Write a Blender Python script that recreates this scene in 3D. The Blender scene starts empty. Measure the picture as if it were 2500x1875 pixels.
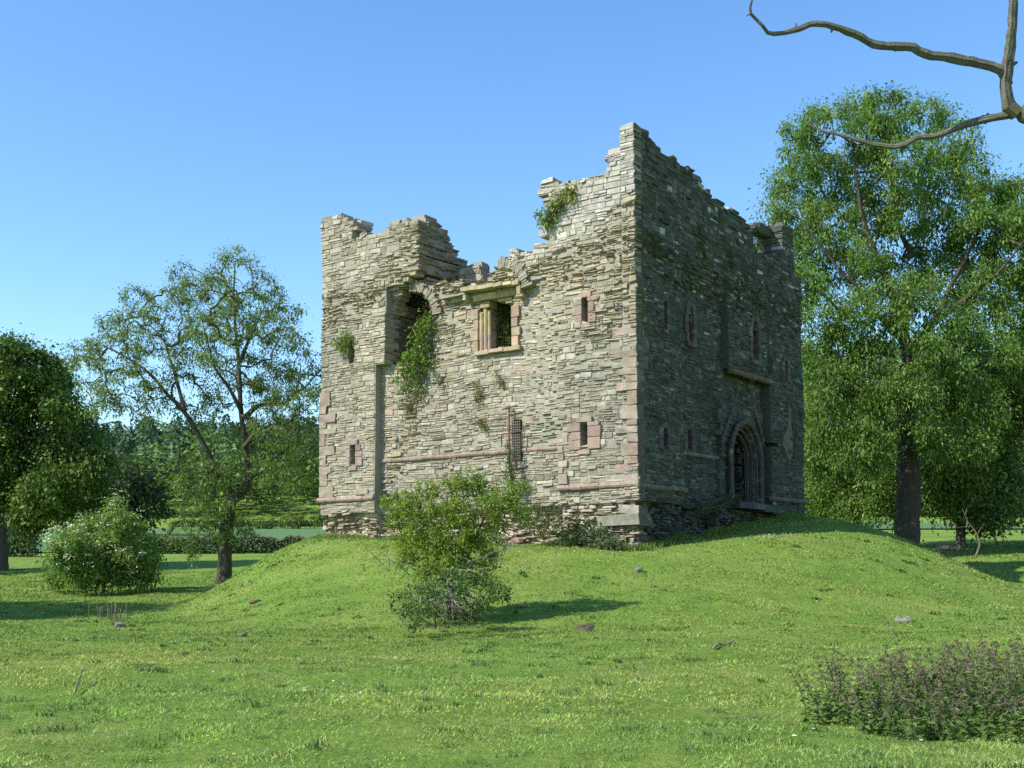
import bpy, math
import numpy as np
from mathutils import Vector
SC = bpy.context.scene
COL = SC.collection
rng = np.random.default_rng(11)

# ------------------------------------------------------------------ camera
F_PX, PITCH, ROLL, SHIFT_PX = 2715.57, 0.0553, 0.0045, 283.98      # in pixels of a 2500 px wide frame
EYE = np.array([0.0, 0.0, 1.6])
cam = bpy.data.cameras.new('camera')
cam.sensor_width = 36.0
cam.lens = 36.0 * F_PX / 2500.0
cam.shift_y = SHIFT_PX / 2500.0
cam.clip_start = 0.1
cam.clip_end = 6000
co = bpy.data.objects.new('camera', cam)
COL.objects.link(co)
co.location = EYE
co.rotation_mode = 'QUATERNION'
from mathutils import Quaternion
co.rotation_quaternion = Quaternion((1, 0, 0), math.pi / 2 + PITCH) @ Quaternion((0, 0, 1), -ROLL)
SC.camera = co

# ------------------------------------------------------------------ light
SUN_EL = math.radians(43)
SUN_DIR = np.array([0.905, 0.425])                                   # ground direction in which shadows fall
SUN_DIR = SUN_DIR / np.linalg.norm(SUN_DIR)
world = bpy.data.worlds.new('World')
SC.world = world
world.use_nodes = True
wn = world.node_tree
wn.nodes.clear()
sky = wn.nodes.new('ShaderNodeTexSky')
sky.sky_type = 'NISHITA'
sky.sun_disc = False
sky.sun_elevation = SUN_EL
sky.sun_rotation = math.atan2(-SUN_DIR[0], -SUN_DIR[1])
sky.air_density = 1.0
sky.dust_density = 0.15
sky.ozone_density = 3.0
hs = wn.nodes.new('ShaderNodeHueSaturation')
hs.inputs['Saturation'].default_value = 1.16
bg = wn.nodes.new('ShaderNodeBackground')
bg.inputs['Strength'].default_value = 0.15
wo = wn.nodes.new('ShaderNodeOutputWorld')
wn.links.new(sky.outputs[0], hs.inputs['Color'])
wn.links.new(hs.outputs[0], bg.inputs[0])
wn.links.new(bg.outputs[0], wo.inputs[0])
sl = bpy.data.lights.new('sun', 'SUN')
sl.energy = 4.2
sl.angle = math.radians(0.5)
sl.color = (1.0, 0.95, 0.86)
so = bpy.data.objects.new('sun', sl)
COL.objects.link(so)
so.rotation_mode = 'QUATERNION'
so.rotation_quaternion = Vector((SUN_DIR[0] * math.cos(SUN_EL), SUN_DIR[1] * math.cos(SUN_EL), -math.sin(SUN_EL))).to_track_quat('-Z', 'Y')
so.location = (-40, -16, 40)
SC.view_settings.view_transform = 'Standard'
SC.view_settings.look = 'None'
SC.view_settings.exposure = 0.85
SC.view_settings.gamma = 1.0
SC.render.film_transparent = False
SC.cycles.use_denoising = False
SC.cycles.max_bounces = 6
SC.cycles.diffuse_bounces = 3
SC.cycles.glossy_bounces = 1
SC.cycles.transmission_bounces = 3
SC.cycles.transparent_max_bounces = 4
SC.cycles.volume_bounces = 0
SC.cycles.caustics_reflective = False
SC.cycles.caustics_refractive = False

# ------------------------------------------------------------------ helpers
def tag(o, label=None, cat=None, group=None, kind=None):
    if label: o['label'] = label
    if cat: o['category'] = cat
    if group: o['group'] = group
    if kind: o['kind'] = kind
    return o

def empty(name, loc, label=None, cat=None, group=None):
    o = bpy.data.objects.new(name, None)
    o.empty_display_size = 0.3
    COL.objects.link(o)
    o.location = loc
    return tag(o, label, cat, group)

def build(name, V, FS, mat, parent=None, col=None, smooth=False, origin=None):
    """V (n,3) world points; FS list of (m,k) index arrays; col (n,3) per-vertex own colour."""
    V = np.asarray(V, np.float32)
    org = None
    if parent is not None:
        org = np.array(parent.location, np.float32)
        V = V - org
        if parent.parent is not None:
            V = V - np.array(parent.parent.location, np.float32)
    elif origin is not None:
        org = np.array(origin, np.float32)
        V = V - org
    me = bpy.data.meshes.new(name)
    me.vertices.add(len(V))
    me.vertices.foreach_set('co', V.ravel())
    FS = [np.asarray(f, np.int32) for f in FS if len(f)]
    nl = sum(f.size for f in FS)
    nf = sum(len(f) for f in FS)
    me.loops.add(nl)
    me.polygons.add(nf)
    me.loops.foreach_set('vertex_index', np.concatenate([f.ravel() for f in FS]))
    tot = np.concatenate([np.full(len(f), f.shape[1], np.int32) for f in FS])
    st = np.concatenate([[0], np.cumsum(tot)[:-1]]).astype(np.int32)
    me.polygons.foreach_set('loop_start', st)
    me.polygons.foreach_set('loop_total', tot)
    me.polygons.foreach_set('use_smooth', np.full(nf, smooth))
    if col is not None:
        at_ = me.attributes.new('Col', 'FLOAT_COLOR', 'POINT')
        c4 = np.ones((len(V), 4), np.float32)
        c4[:, :3] = col
        at_.data.foreach_set('color', c4.ravel())
    me.materials.append(mat)
    me.update(calc_edges=True)
    me.validate()
    o = bpy.data.objects.new(name, me)
    COL.objects.link(o)
    if parent is not None:
        o.parent = parent
    elif origin is not None:
        o.location = origin
    return o

class Acc:
    """collects pieces of one mesh"""
    def __init__(s): s.V, s.C, s.Q, s.T, s.n = [], [], [], [], 0
    def add(s, V, quads=None, tris=None, col=(1, 1, 1)):
        V = np.asarray(V, float).reshape(-1, 3)
        if quads is not None and len(quads): s.Q.append(np.asarray(quads).reshape(-1, 4) + s.n)
        if tris is not None and len(tris): s.T.append(np.asarray(tris).reshape(-1, 3) + s.n)
        s.V.append(V)
        s.C.append(np.broadcast_to(np.asarray(col, float), V.shape))
        s.n += len(V)
    def build(s, name, mat, parent=None, smooth=False, origin=None):
        FS = []
        if s.Q: FS.append(np.concatenate(s.Q))
        if s.T: FS.append(np.concatenate(s.T))
        return build(name, np.concatenate(s.V), FS, mat, parent, np.concatenate(s.C), smooth, origin)

BOXQ = np.array([[0, 1, 3, 2], [4, 6, 7, 5], [0, 4, 5, 1], [2, 3, 7, 6], [0, 2, 6, 4], [1, 5, 7, 3]])
def boxes(acc, lo, hi, fn, jit=0.0, col=(1, 1, 1), r=rng):
    """many boxes at once; lo, hi (n,3) in a local frame; fn maps local points to world"""
    lo = np.asarray(lo, float).reshape(-1, 3); hi = np.asarray(hi, float).reshape(-1, 3)
    n = len(lo)
    P = np.empty((n, 8, 3))
    k = 0
    for a in (0, 1):
        for b in (0, 1):
            for c in (0, 1):
                P[:, k, 0] = (hi if a else lo)[:, 0]; P[:, k, 1] = (hi if b else lo)[:, 1]; P[:, k, 2] = (hi if c else lo)[:, 2]
                k += 1
    j = np.asarray(jit, float)
    if j.ndim == 1: j = j[:, None, None]
    P = P + r.uniform(-1, 1, P.shape) * j
    W = fn(P.reshape(-1, 3))
    q = (BOXQ[None] + 8 * np.arange(n)[:, None, None]).reshape(-1, 4)
    c = np.asarray(col, float)
    if c.ndim == 2: c = np.repeat(c, 8, axis=0)
    acc.add(W, quads=q, col=c)

def _bevel_topology():
    qs, ts = [], []
    for ax in range(3):
        p, q = [k for k in range(3) if k != ax]
        bit = lambda k, a: (k >> (2 - a)) & 1
        for s in (0, 1):
            c = [k for k in range(8) if bit(k, ax) == s]
            o = [next(k for k in c if bit(k, p) == i and bit(k, q) == j) for i, j in ((0, 0), (1, 0), (1, 1), (0, 1))]
            qs.append([3 * k + ax for k in o])
        for i in (0, 1):
            for j in (0, 1):
                k0, k1 = [k for k in range(8) if bit(k, p) == i and bit(k, q) == j]
                qs.append([3 * k0 + p, 3 * k1 + p, 3 * k1 + q, 3 * k0 + q])
    for k in range(8): ts.append([3 * k, 3 * k + 1, 3 * k + 2])
    return np.array(qs), np.array(ts)
BVQ, BVT = _bevel_topology()
def stones(acc, lo, hi, fn, jit, bev, col, r, side=None):
    """boxes with worn (bevelled, jittered) edges"""
    n = len(lo)
    k = np.arange(8)
    bits = np.stack([(k >> 2) & 1, (k >> 1) & 1, k & 1], -1)           # 8,3
    P = np.where(bits[None] == 1, hi[:, None], lo[:, None])           # n,8,3
    P = P + r.uniform(-1, 1, P.shape) * np.asarray(jit)[:, None, None]
    sg = np.where(bits == 1, -1.0, 1.0)
    b = np.minimum(np.asarray(bev)[:, None], (hi - lo) * .36)          # n,3
    b8 = b[:, None] * sg[None] * r.uniform(.6, 1.4, (n, 8, 1))
    V = np.repeat(P[:, :, None], 3, 2)                                # n,8,axis,3
    for a in range(3):
        for c in range(3):
            if c != a: V[:, :, a, c] += b8[:, :, c]
    W = fn(V.reshape(-1, 3))
    q = (BVQ[None] + 24 * np.arange(n)[:, None, None]).reshape(-1, 4)
    t = (BVT[None] + 24 * np.arange(n)[:, None, None]).reshape(-1, 3)
    C = np.repeat(np.asarray(col, float), 24, axis=0).reshape(n, 24, 3)
    if side is not None:                                              # the face turned to -x is of another, darker colour
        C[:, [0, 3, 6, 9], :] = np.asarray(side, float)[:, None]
    acc.add(W, quads=q, tris=t, col=C.reshape(-1, 3))

def spline(pts, step):
    """Catmull-Rom through rows of pts (any width), resampled about every `step`"""
    P = np.asarray(pts, float)
    if len(P) < 3:
        L = np.linalg.norm(P[1, :3] - P[0, :3]); n = max(2, int(L / step) + 1)
        t = np.linspace(0, 1, n)[:, None]
        return P[0] * (1 - t) + P[1] * t
    E = np.vstack([2 * P[0] - P[1], P, 2 * P[-1] - P[-2]])
    out = []
    for i in range(1, len(E) - 2):
        p0, p1, p2, p3 = E[i - 1], E[i], E[i + 1], E[i + 2]
        n = max(1, int(np.linalg.norm(p2[:3] - p1[:3]) / step))
        for t in np.arange(n) / n:
            out.append(0.5 * ((2 * p1) + (p2 - p0) * t + (2 * p0 - 5 * p1 + 4 * p2 - p3) * t * t + (3 * p1 - p0 - 3 * p2 + p3) * t ** 3))
    out.append(E[-2])
    return np.array(out)

def tube(acc, P, R, sides=6, col=(1, 1, 1), rough=0.0, cap=True, ridge=0.0):
    P = np.asarray(P, float); R = np.asarray(R, float); n = len(P)
    T = np.gradient(P, axis=0)
    T /= np.linalg.norm(T, axis=1)[:, None] + 1e-9
    a = np.array([0.31, 0.17, 0.93]) if abs(T[0, 2]) < 0.8 else np.array([0.9, 0.37, 0.1])
    U = np.empty_like(P)
    u = np.cross(T[0], a); u /= np.linalg.norm(u)
    for i in range(n):
        u = u - T[i] * (u @ T[i]); u /= np.linalg.norm(u) + 1e-9
        U[i] = u
    W = np.cross(T, U)
    th = np.arange(sides) * 2 * math.pi / sides
    rr = R[:, None] * (1 + (rng.uniform(-rough, rough, (n, sides)) if rough else 0))
    if ridge:                                                         # furrows running along the wood
        wk = np.cumsum(rng.normal(size=(n, sides)) * .35, 0) * .25 + rng.normal(size=(1, sides))
        rr = rr * (1 + ridge * np.clip(wk, -1.6, 1.6))
    V = P[:, None] + rr[..., None] * (np.cos(th)[None, :, None] * U[:, None] + np.sin(th)[None, :, None] * W[:, None])
    i = np.arange(n - 1)[:, None] * sides; k = np.arange(sides)[None]; k2 = (k + 1) % sides
    q = np.stack([i + k, i + k2, i + sides + k2, i + sides + k], -1).reshape(-1, 4)
    t = None
    V = V.reshape(-1, 3)
    if cap:
        V = np.vstack([V, P[-1] + T[-1] * R[-1] * 0.6, P[0] - T[0] * R[0] * 0.3])
        m = n * sides
        ks = np.arange(sides)
        t = np.vstack([np.stack([(n - 1) * sides + ks, (n - 1) * sides + (ks + 1) % sides, np.full(sides, m)], -1),
                       np.stack([(ks + 1) % sides, ks, np.full(sides, m + 1)], -1)])
    acc.add(V, quads=q, tris=t, col=col)

def unit(v): return v / (np.linalg.norm(v, axis=-1, keepdims=True) + 1e-9)

def leaves(acc, c, d, L, W, col, r=rng, up=0.4, fold=0.0):
    """diamond leaves: base c, direction d, length L, width W"""
    n = len(c)
    d = unit(d)
    nrm = unit(r.normal(size=(n, 3)) + np.array([-0.3, -0.2, 1.0]) * up * 2)
    s = unit(np.cross(d, nrm))
    L = np.broadcast_to(L, n)[:, None]; W = np.broadcast_to(W, n)[:, None]
    dr = np.zeros((n, 3)); dr[:, 2] = -0.25 * L[:, 0]
    m = c + d * L * 0.45
    V = np.stack([c, m + s * W * 0.5, c + d * L + dr, m - s * W * 0.5], 1).reshape(-1, 3)
    q = np.arange(4 * n).reshape(-1, 4)
    acc.add(V, quads=q, col=np.repeat(np.asarray(col), 4, axis=0) if np.ndim(col) == 2 else col)

def palette(n, cols, r=rng, var=0.12):
    cols = np.asarray(cols, float)
    t = r.random(n) * (len(cols) - 1)
    i = np.clip(t.astype(int), 0, len(cols) - 2); f = (t - i)[:, None]
    c = cols[i] * (1 - f) + cols[i + 1] * f
    return c * (1 + r.normal(size=(n, 1)) * var).clip(0.55, 1.5)

_ph = np.random.default_rng(5).uniform(0, 6.28, (8, 40))
_dr = np.random.default_rng(6).normal(size=(8, 40, 3))
_dr /= np.linalg.norm(_dr, axis=2)[..., None]
def vnoise(p, scale, seed=0, n=14):
    """smooth pseudo-noise about -1..1 from a sum of waves"""
    p = np.asarray(p, float)
    s = 0
    for k in range(n):
        s = s + np.sin((p @ _dr[seed % 8, k, :p.shape[-1]]) * (1.2 + 0.13 * k) / scale + _ph[seed % 8, k] + seed)
    return s / math.sqrt(n) / 1.1

# ------------------------------------------------------------------ pixel <-> place (2500 px frame)
def ray(x, y):
    X = x - 1250.0; Y = 937.5 + SHIFT_PX - y
    cr, sr = math.cos(ROLL), math.sin(ROLL)
    X, Y = (X * cr - Y * sr) / F_PX, (X * sr + Y * cr) / F_PX
    c, s = math.cos(PITCH), math.sin(PITCH)
    return np.array([X, c - Y * s, s + Y * c])
def at(x, y, Y):
    r = ray(x, y)
    return EYE + r * (Y / r[1])
KD = 2500 / 2212.0
def atd(x, y, Y): return at(x * KD, y * KD, Y)

# ------------------------------------------------------------------ keep frame
A0 = 0.6316
DU = np.array([-math.cos(A0), math.sin(A0), 0]); DV = np.array([math.sin(A0), math.cos(A0), 0])
C0 = np.array([4.1978, 37.0, 0.0])
WU, WV, TH = 15.05, 14.8, 3.1
def uvz(P):
    P = np.asarray(P, float)
    return C0 + P[..., 0:1] * DU + P[..., 1:2] * DV + P[..., 2:3] * np.array([0, 0, 1.0])

# ------------------------------------------------------------------ terrain
def sstep(t): t = np.clip(t, 0, 1); return t * t * (3 - 2 * t)
def H(x, y):
    x = np.asarray(x, float); y = np.asarray(y, float)
    b = np.interp(y, [-50, 0, 34, 46, 60, 90, 200, 270, 420, 650, 3000], [0, 0, 0, 0.15, 0.75, 2.6, 8, 19, 46, 54, 56])
    b = b + sstep((y - 38) / 22) * 0.045 * np.clip(x, -24, 30) * np.where(x > 0, 1.0, 0.25)
    b = b + sstep((y - 230) / 200) * 0.16 * np.clip(x, -40, 220)
    b = b - 0.35 * np.exp(-(((x + 15) / 8.0) ** 2 + ((y - 37) / 5.0) ** 2))
    rx, ry = x - C0[0], y - C0[1]
    u = rx * DU[0] + ry * DU[1]; v = rx * DV[0] + ry * DV[1]
    cu = np.clip(u, 0, WU); cv = np.clip(v, 0, WV)
    d = np.hypot(u - cu, v - cv)
    qx, qy = x - 2.5, y - 47.0
    rr = np.hypot(qx, qy) + 1e-6
    nx, ny = qx / rr, qy / rr
    wf, wl, wr, wb = np.maximum(0, -ny) ** 3, np.maximum(0, -nx) ** 2, np.maximum(0, nx) ** 2, np.maximum(0, ny) ** 2
    ws = wf + wl + wr + wb
    r0 = (9.3 * wf + 10.3 * wl + 10.0 * wr + 10.5 * wb) / ws
    wd = (12.5 * wf + 6.1 * wl + 9.3 * wr + 9.0 * wb) / ws
    top = 2.0 + 0.042 * cu + 0.107 * cv
    s = 1 - sstep((rr - r0) / wd)
    p = np.stack([x, y], -1)
    near = np.exp(-(np.maximum(y, 0) / 90) ** 2)
    wob = (0.06 * vnoise(p, 2.6, 1) + 0.04 * vnoise(p, 1.0, 2) + .014 * vnoise(p, .4, 3)) * near * np.clip(d / 3, 0, 1)
    return b + (top - b) * s + wob
def gnd(x, y): return np.array([x, y, float(H(x, y))])
def hit(px, py, y0=5.0, y1=400.0):
    """first place where the sight line of a pixel meets the ground"""
    r = ray(px, py)
    Y = np.concatenate([np.arange(y0, 80, 0.05), np.arange(80, y1, 0.5)])
    P = EYE[None] + r[None] * (Y / r[1])[:, None]
    below = P[:, 2] < H(P[:, 0], P[:, 1])
    i = int(np.argmax(below)) if below.any() else len(Y) - 1
    return gnd(P[i, 0], P[i, 1])

# ------------------------------------------------------------------ materials
def mat_new(name):
    m = bpy.data.materials.new(name)
    m.use_nodes = True
    nt = m.node_tree
    nt.nodes.clear()
    return m, nt
def N(nt, t, **kw):
    n = nt.nodes.new(t)
    for k, v in kw.items():
        if k in n.inputs: n.inputs[k].default_value = v
        else: setattr(n, k, v)
    return n
def noise(nt, scale, detail=4, rough=0.6, coord=None):
    n = N(nt, 'ShaderNodeTexNoise', Scale=scale, Detail=detail, Roughness=rough)
    nt.links.new(coord, n.inputs['Vector'])
    return n
def ramp(nt, src, stops):
    r = nt.nodes.new('ShaderNodeValToRGB')
    el = r.color_ramp.elements
    while len(el) < len(stops): el.new(0.5)
    for e, (p, c) in zip(el, stops):
        e.position = p; e.color = (*c, 1)
    nt.links.new(src, r.inputs[0])
    return r
def mixc(nt, f, a, b, mode='MIX'):
    m = nt.nodes.new('ShaderNodeMix'); m.data_type = 'RGBA'; m.blend_type = mode
    for s, k in ((f, 0), (a, 6), (b, 7)):
        if hasattr(s, 'links') or hasattr(s, 'is_linked'): nt.links.new(s, m.inputs[k])
        elif k == 0: m.inputs[0].default_value = s
        else: m.inputs[k].default_value = (*s, 1)
    return m.outputs[2]

def col_mat(name, nscale=6.0, amount=(0.6, 1.25), rough=0.9, bump=0.0, bscale=30.0, spots=None, stretch=None):
    """own colour from the mesh, broken up by procedural noise"""
    m, nt = mat_new(name)
    tc = N(nt, 'ShaderNodeTexCoord')
    crd = tc.outputs['Object']
    if stretch:
        mp = N(nt, 'ShaderNodeMapping'); mp.inputs['Scale'].default_value = stretch
        nt.links.new(crd, mp.inputs['Vector']); crd = mp.outputs[0]
    at_ = N(nt, 'ShaderNodeAttribute', attribute_name='Col')
    n1 = noise(nt, nscale, 5, 0.65, crd)
    r1 = ramp(nt, n1.outputs['Fac'], [(0.25, (amount[0],) * 3), (0.75, (amount[1],) * 3)])
    c = mixc(nt, 1.0, at_.outputs['Color'], r1.outputs[0], 'MULTIPLY')
    if spots:
        for sc, lo, hi, colr in spots:
            n2 = noise(nt, sc, 6, 0.7, crd)
            r2 = ramp(nt, n2.outputs['Fac'], [(lo, (0, 0, 0)), (hi, (1, 1, 1))])
            c = mixc(nt, r2.outputs[0], c, colr)
    b = N(nt, 'ShaderNodeBsdfPrincipled', Roughness=rough)
    b.inputs['Specular IOR Level'].default_value = 0.2
    nt.links.new(c, b.inputs['Base Color'])
    if bump:
        n3 = noise(nt, bscale, 6, 0.7, crd)
        bp = N(nt, 'ShaderNodeBump', Strength=bump, Distance=0.05)
        nt.links.new(n3.outputs['Fac'], bp.inputs['Height'])
        nt.links.new(bp.outputs[0], b.inputs['Normal'])
    o = N(nt, 'ShaderNodeOutputMaterial')
    nt.links.new(b.outputs[0], o.inputs[0])
    return m

def leaf_mat(name, trans=0.35, rough=0.5, tint=(1.05, 1.15, 0.5)):
    m, nt = mat_new(name)
    at_ = N(nt, 'ShaderNodeAttribute', attribute_name='Col')
    tc = N(nt, 'ShaderNodeTexCoord')
    n1 = noise(nt, 1.3, 3, 0.6, tc.outputs['Object'])
    r1 = ramp(nt, n1.outputs['Fac'], [(0.3, (0.75, 0.8, 0.8)), (0.7, (1.2, 1.15, 1.0))])
    c = mixc(nt, 1.0, at_.outputs['Color'], r1.outputs[0], 'MULTIPLY')
    p = N(nt, 'ShaderNodeBsdfPrincipled', Roughness=rough)
    p.inputs['Specular IOR Level'].default_value = 0.18
    nt.links.new(c, p.inputs['Base Color'])
    t = N(nt, 'ShaderNodeBsdfTranslucent')
    ct = mixc(nt, 1.0, c, tint, 'MULTIPLY')
    nt.links.new(ct, t.inputs['Color'])
    mx = N(nt, 'ShaderNodeMixShader'); mx.inputs[0].default_value = trans
    nt.links.new(p.outputs[0], mx.inputs[1]); nt.links.new(t.outputs[0], mx.inputs[2])
    o = N(nt, 'ShaderNodeOutputMaterial')
    nt.links.new(mx.outputs[0], o.inputs[0])
    return m

M_STONE = col_mat('rubble_stone', 5.0, (0.62, 1.28), 0.92, 0.55, 26, spots=[(1.7, 0.60, 0.74, (0.40, 0.385, 0.33)), (9.0, 0.66, 0.74, (0.44, 0.42, 0.37)), (3.1, 0.68, 0.8, (0.17, 0.14, 0.09))])
M_DARKSTONE = col_mat('mossy_stone', 4.0, (0.6, 1.3), 0.94, 0.55, 26, spots=[(0.7, 0.52, 0.66, (0.04, 0.048, 0.022)), (2.2, 0.68, 0.76, (0.28, 0.30, 0.27)), (7.0, 0.69, 0.77, (0.30, 0.31, 0.28))])
M_ROCK = col_mat('field_stone', 9.0, (0.6, 1.25), 0.93, 0.6, 30)
M_MORTAR = col_mat('lime_mortar', 8.0, (0.7, 1.2), 0.97, 0.5, 40)
M_RED = col_mat('red_sandstone', 3.0, (0.62, 1.25), 0.92, 0.5, 20, spots=[(2.0, 0.55, 0.72, (0.30, 0.265, 0.21)), (7.0, 0.62, 0.74, (0.38, 0.34, 0.29)), (4.0, .66, .78, (.15, .12, .09))])
M_YEL = col_mat('lichened_sandstone', 4.0, (0.7, 1.2), 0.92, 0.45, 22, spots=[(4.0, 0.6, 0.72, (0.36, 0.29, 0.10))])
M_BARK = col_mat('bark', 7.0, (0.55, 1.35), 0.95, 0.8, 14, spots=[(3.0, 0.58, 0.72, (0.10, 0.115, 0.05))], stretch=(1, 1, 0.25))
M_DEADWOOD = col_mat('dead_wood', 9.0, (0.5, 1.35), 0.92, 1.0, 38, spots=[(2.5, 0.48, 0.62, (0.13, 0.14, 0.06))])
M_IRON = col_mat('rusty_iron', 20.0, (0.7, 1.3), 0.8, 0.2, 60)
M_EARTH = col_mat('bare_earth', 6.0, (0.6, 1.3), 0.97, 0.6, 20)
M_LEAF = leaf_mat('leaf', 0.45, 0.45)
M_LEAFD = leaf_mat('tough_leaf', 0.22, 0.5)
M_GRASS = leaf_mat('grass_blade', 0.3, 0.6, (1.2, 1.2, 0.55))
M_PETAL = leaf_mat('petal', 0.3, 0.7, (1, 1, 1))

def ground_material():
    m, nt = mat_new('meadow')
    tc = N(nt, 'ShaderNodeTexCoord'); crd = tc.outputs['Object']
    a = noise(nt, 0.35, 6, 0.65, crd); b = noise(nt, 2.2, 6, 0.7, crd); c = noise(nt, 14, 5, 0.7, crd)
    ca = ramp(nt, a.outputs['Fac'], [(0.3, (0.115, 0.21, 0.03)), (0.52, (0.17, 0.26, 0.045)), (0.72, (0.23, 0.28, 0.07))])
    cb = ramp(nt, b.outputs['Fac'], [(0.28, (0.66, 0.75, 0.7)), (0.55, (1, 1, 1)), (0.78, (1.25, 1.12, 1.05))])
    cc = ramp(nt, c.outputs['Fac'], [(0.25, (0.5, 0.55, 0.5)), (0.5, (1, 1, 1)), (0.8, (1.45, 1.35, 1.3))])
    x = mixc(nt, 1.0, ca.outputs[0], cb.outputs[0], 'MULTIPLY')
    x = mixc(nt, 1.0, x, cc.outputs[0], 'MULTIPLY')
    e = noise(nt, 0.9, 6, 0.75, crd)
    er = ramp(nt, e.outputs['Fac'], [(0.64, (0, 0, 0)), (0.76, (0.6, 0.6, 0.6))])
    x = mixc(nt, er.outputs[0], x, (0.13, 0.10, 0.05))
    p = N(nt, 'ShaderNodeBsdfPrincipled', Roughness=0.95)
    p.inputs['Specular IOR Level'].default_value = 0.1
    nt.links.new(x, p.inputs['Base Color'])
    bn = noise(nt, 9, 6, 0.75, crd)
    bp = N(nt, 'ShaderNodeBump', Strength=0.9, Distance=0.12)
    nt.links.new(bn.outputs['Fac'], bp.inputs['Height'])
    nt.links.new(bp.outputs[0], p.inputs['Normal'])
    o = N(nt, 'ShaderNodeOutputMaterial'); nt.links.new(p.outputs[0], o.inputs[0])
    return m
M_GROUND = ground_material()

# ------------------------------------------------------------------ ground sheet
def grid_axis(lo, hi, step, far_lo, far_hi, growth=1.09):
    mid = list(np.arange(lo, hi + 1e-6, step))
    up, s = [mid[-1]], step
    while up[-1] < far_hi: s *= growth; up.append(up[-1] + s)
    dn, s = [mid[0]], step
    while dn[-1] > far_lo: s *= growth; dn.append(dn[-1] - s)
    return np.array(dn[:0:-1] + mid + up[1:])
gx = grid_axis(-34, 34, 0.35, -700, 700); gy = grid_axis(5, 70, 0.35, -120, 900)
GX, GY = np.meshgrid(gx, gy)
GV = np.stack([GX, GY, H(GX, GY)], -1).reshape(-1, 3)
ii, jj = np.meshgrid(np.arange(len(gy) - 1), np.arange(len(gx) - 1), indexing='ij')
b0 = ii * len(gx) + jj
GQ = np.stack([b0, b0 + 1, b0 + 1 + len(gx), b0 + len(gx)], -1).reshape(-1, 4)
g = build('ground', GV, [GQ], M_GROUND, smooth=True)
tag(g, 'grassy meadow ground rising into a low green mound under the ruined keep', 'ground', kind='structure')

# crop field beyond the hedge: its own sheet a few mm over the ground
def field_sheet():
    xs = np.arange(-120, 46, 3.0); ys = np.arange(93, 203, 3.0)
    X, Y = np.meshgrid(xs, ys)
    V = np.stack([X, Y, H(X, Y) + 0.12], -1).reshape(-1, 3)
    i, j = np.meshgrid(np.arange(len(ys) - 1), np.arange(len(xs) - 1), indexing='ij')
    b = i * len(xs) + j
    q = np.stack([b, b + 1, b + 1 + len(xs), b + len(xs)], -1).reshape(-1, 4)
    m = col_mat('young_crop', 1.5, (0.75, 1.2), 0.95, 0.6, 8)
    o = build('field', V, [q], m, col=np.array([0.085, 0.16, 0.055]))
    tag(o, 'smooth blue-green crop field beyond the hedge, far left', 'field', kind='structure')
field_sheet()

# ------------------------------------------------------------------ the keep
TOP_A = np.array([(-1, 16.5), (.38, 16.5), (.39, 16.12), (.7, 16.0), (.75, 15.9), (.95, 15.55), (.96, 15.1), (1.77, 15.02), (2.43, 14.95), (3.26, 15.22), (3.74, 15.2), (3.75, 13.4), (3.89, 13.07), (4.32, 12.84), (5.44, 12.84), (5.62, 12.62), (6.06, 12.42), (6.3, 12.05), (7.2, 11.9), (7.6, 12.15), (8.8, 12.25), (9.69, 12.5), (9.7, 14.9), (9.9, 15.0), (10.7, 14.92), (11.35, 14.86), (12.36, 14.85), (13.3, 14.8), (13.31, 15.75), (13.8, 15.82), (15.1, 15.9), (16, 15.9)])
TOP_B = np.array([(-1, 16.5), (.55, 16.45), (.6, 16.2), (1.4, 16.28), (2.16, 16.42), (2.18, 16.15), (2.7, 16.1), (4.35, 16.2), (4.75, 15.92), (5.67, 15.6), (6, 15.5), (6.85, 15.4), (7.4, 15.45), (8.09, 15.62), (8.43, 15.4), (8.97, 15.2), (9.53, 14.92), (10.0, 14.55), (10.37, 14.35), (11.9, 14.38), (13.6, 14.6), (13.94, 14.34), (14.93, 13.8), (16, 13.8)])
SLIT_A = [(13.02, 13.31, 5.53, 6.32), (1.95, 2.24, 5.51, 6.37), (1.90, 2.15, 9.91, 10.73), (13.16, 13.46, 9.8, 10.55)]
SLIT_B = [(1.8, 2.1, 5.52, 6.22), (4.38, 4.72, 5.68, 6.42), (1.95, 2.2, 9.8, 10.7), (12.72, 13.0, 9.3, 10.1)]
LANCET_B = [(4.58, 4.98, 9.77, 10.7, 11.12), (9.55, 10.15, 9.78, 10.85, 11.42)]
def pointed_w(z, w, spring, apex):
    """half-width of a pointed arch opening at height z"""
    t = np.clip((z - spring) / (apex - spring), 0, 1)
    return np.where(z > apex, -1, w * np.sqrt(np.clip(1 - t ** 1.6, 0, 1)))
DOOR_C, DOOR_W, DOOR_SP, DOOR_AP, DOOR_Z = 8.72, 1.42, 5.75, 7.12, 3.9

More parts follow.
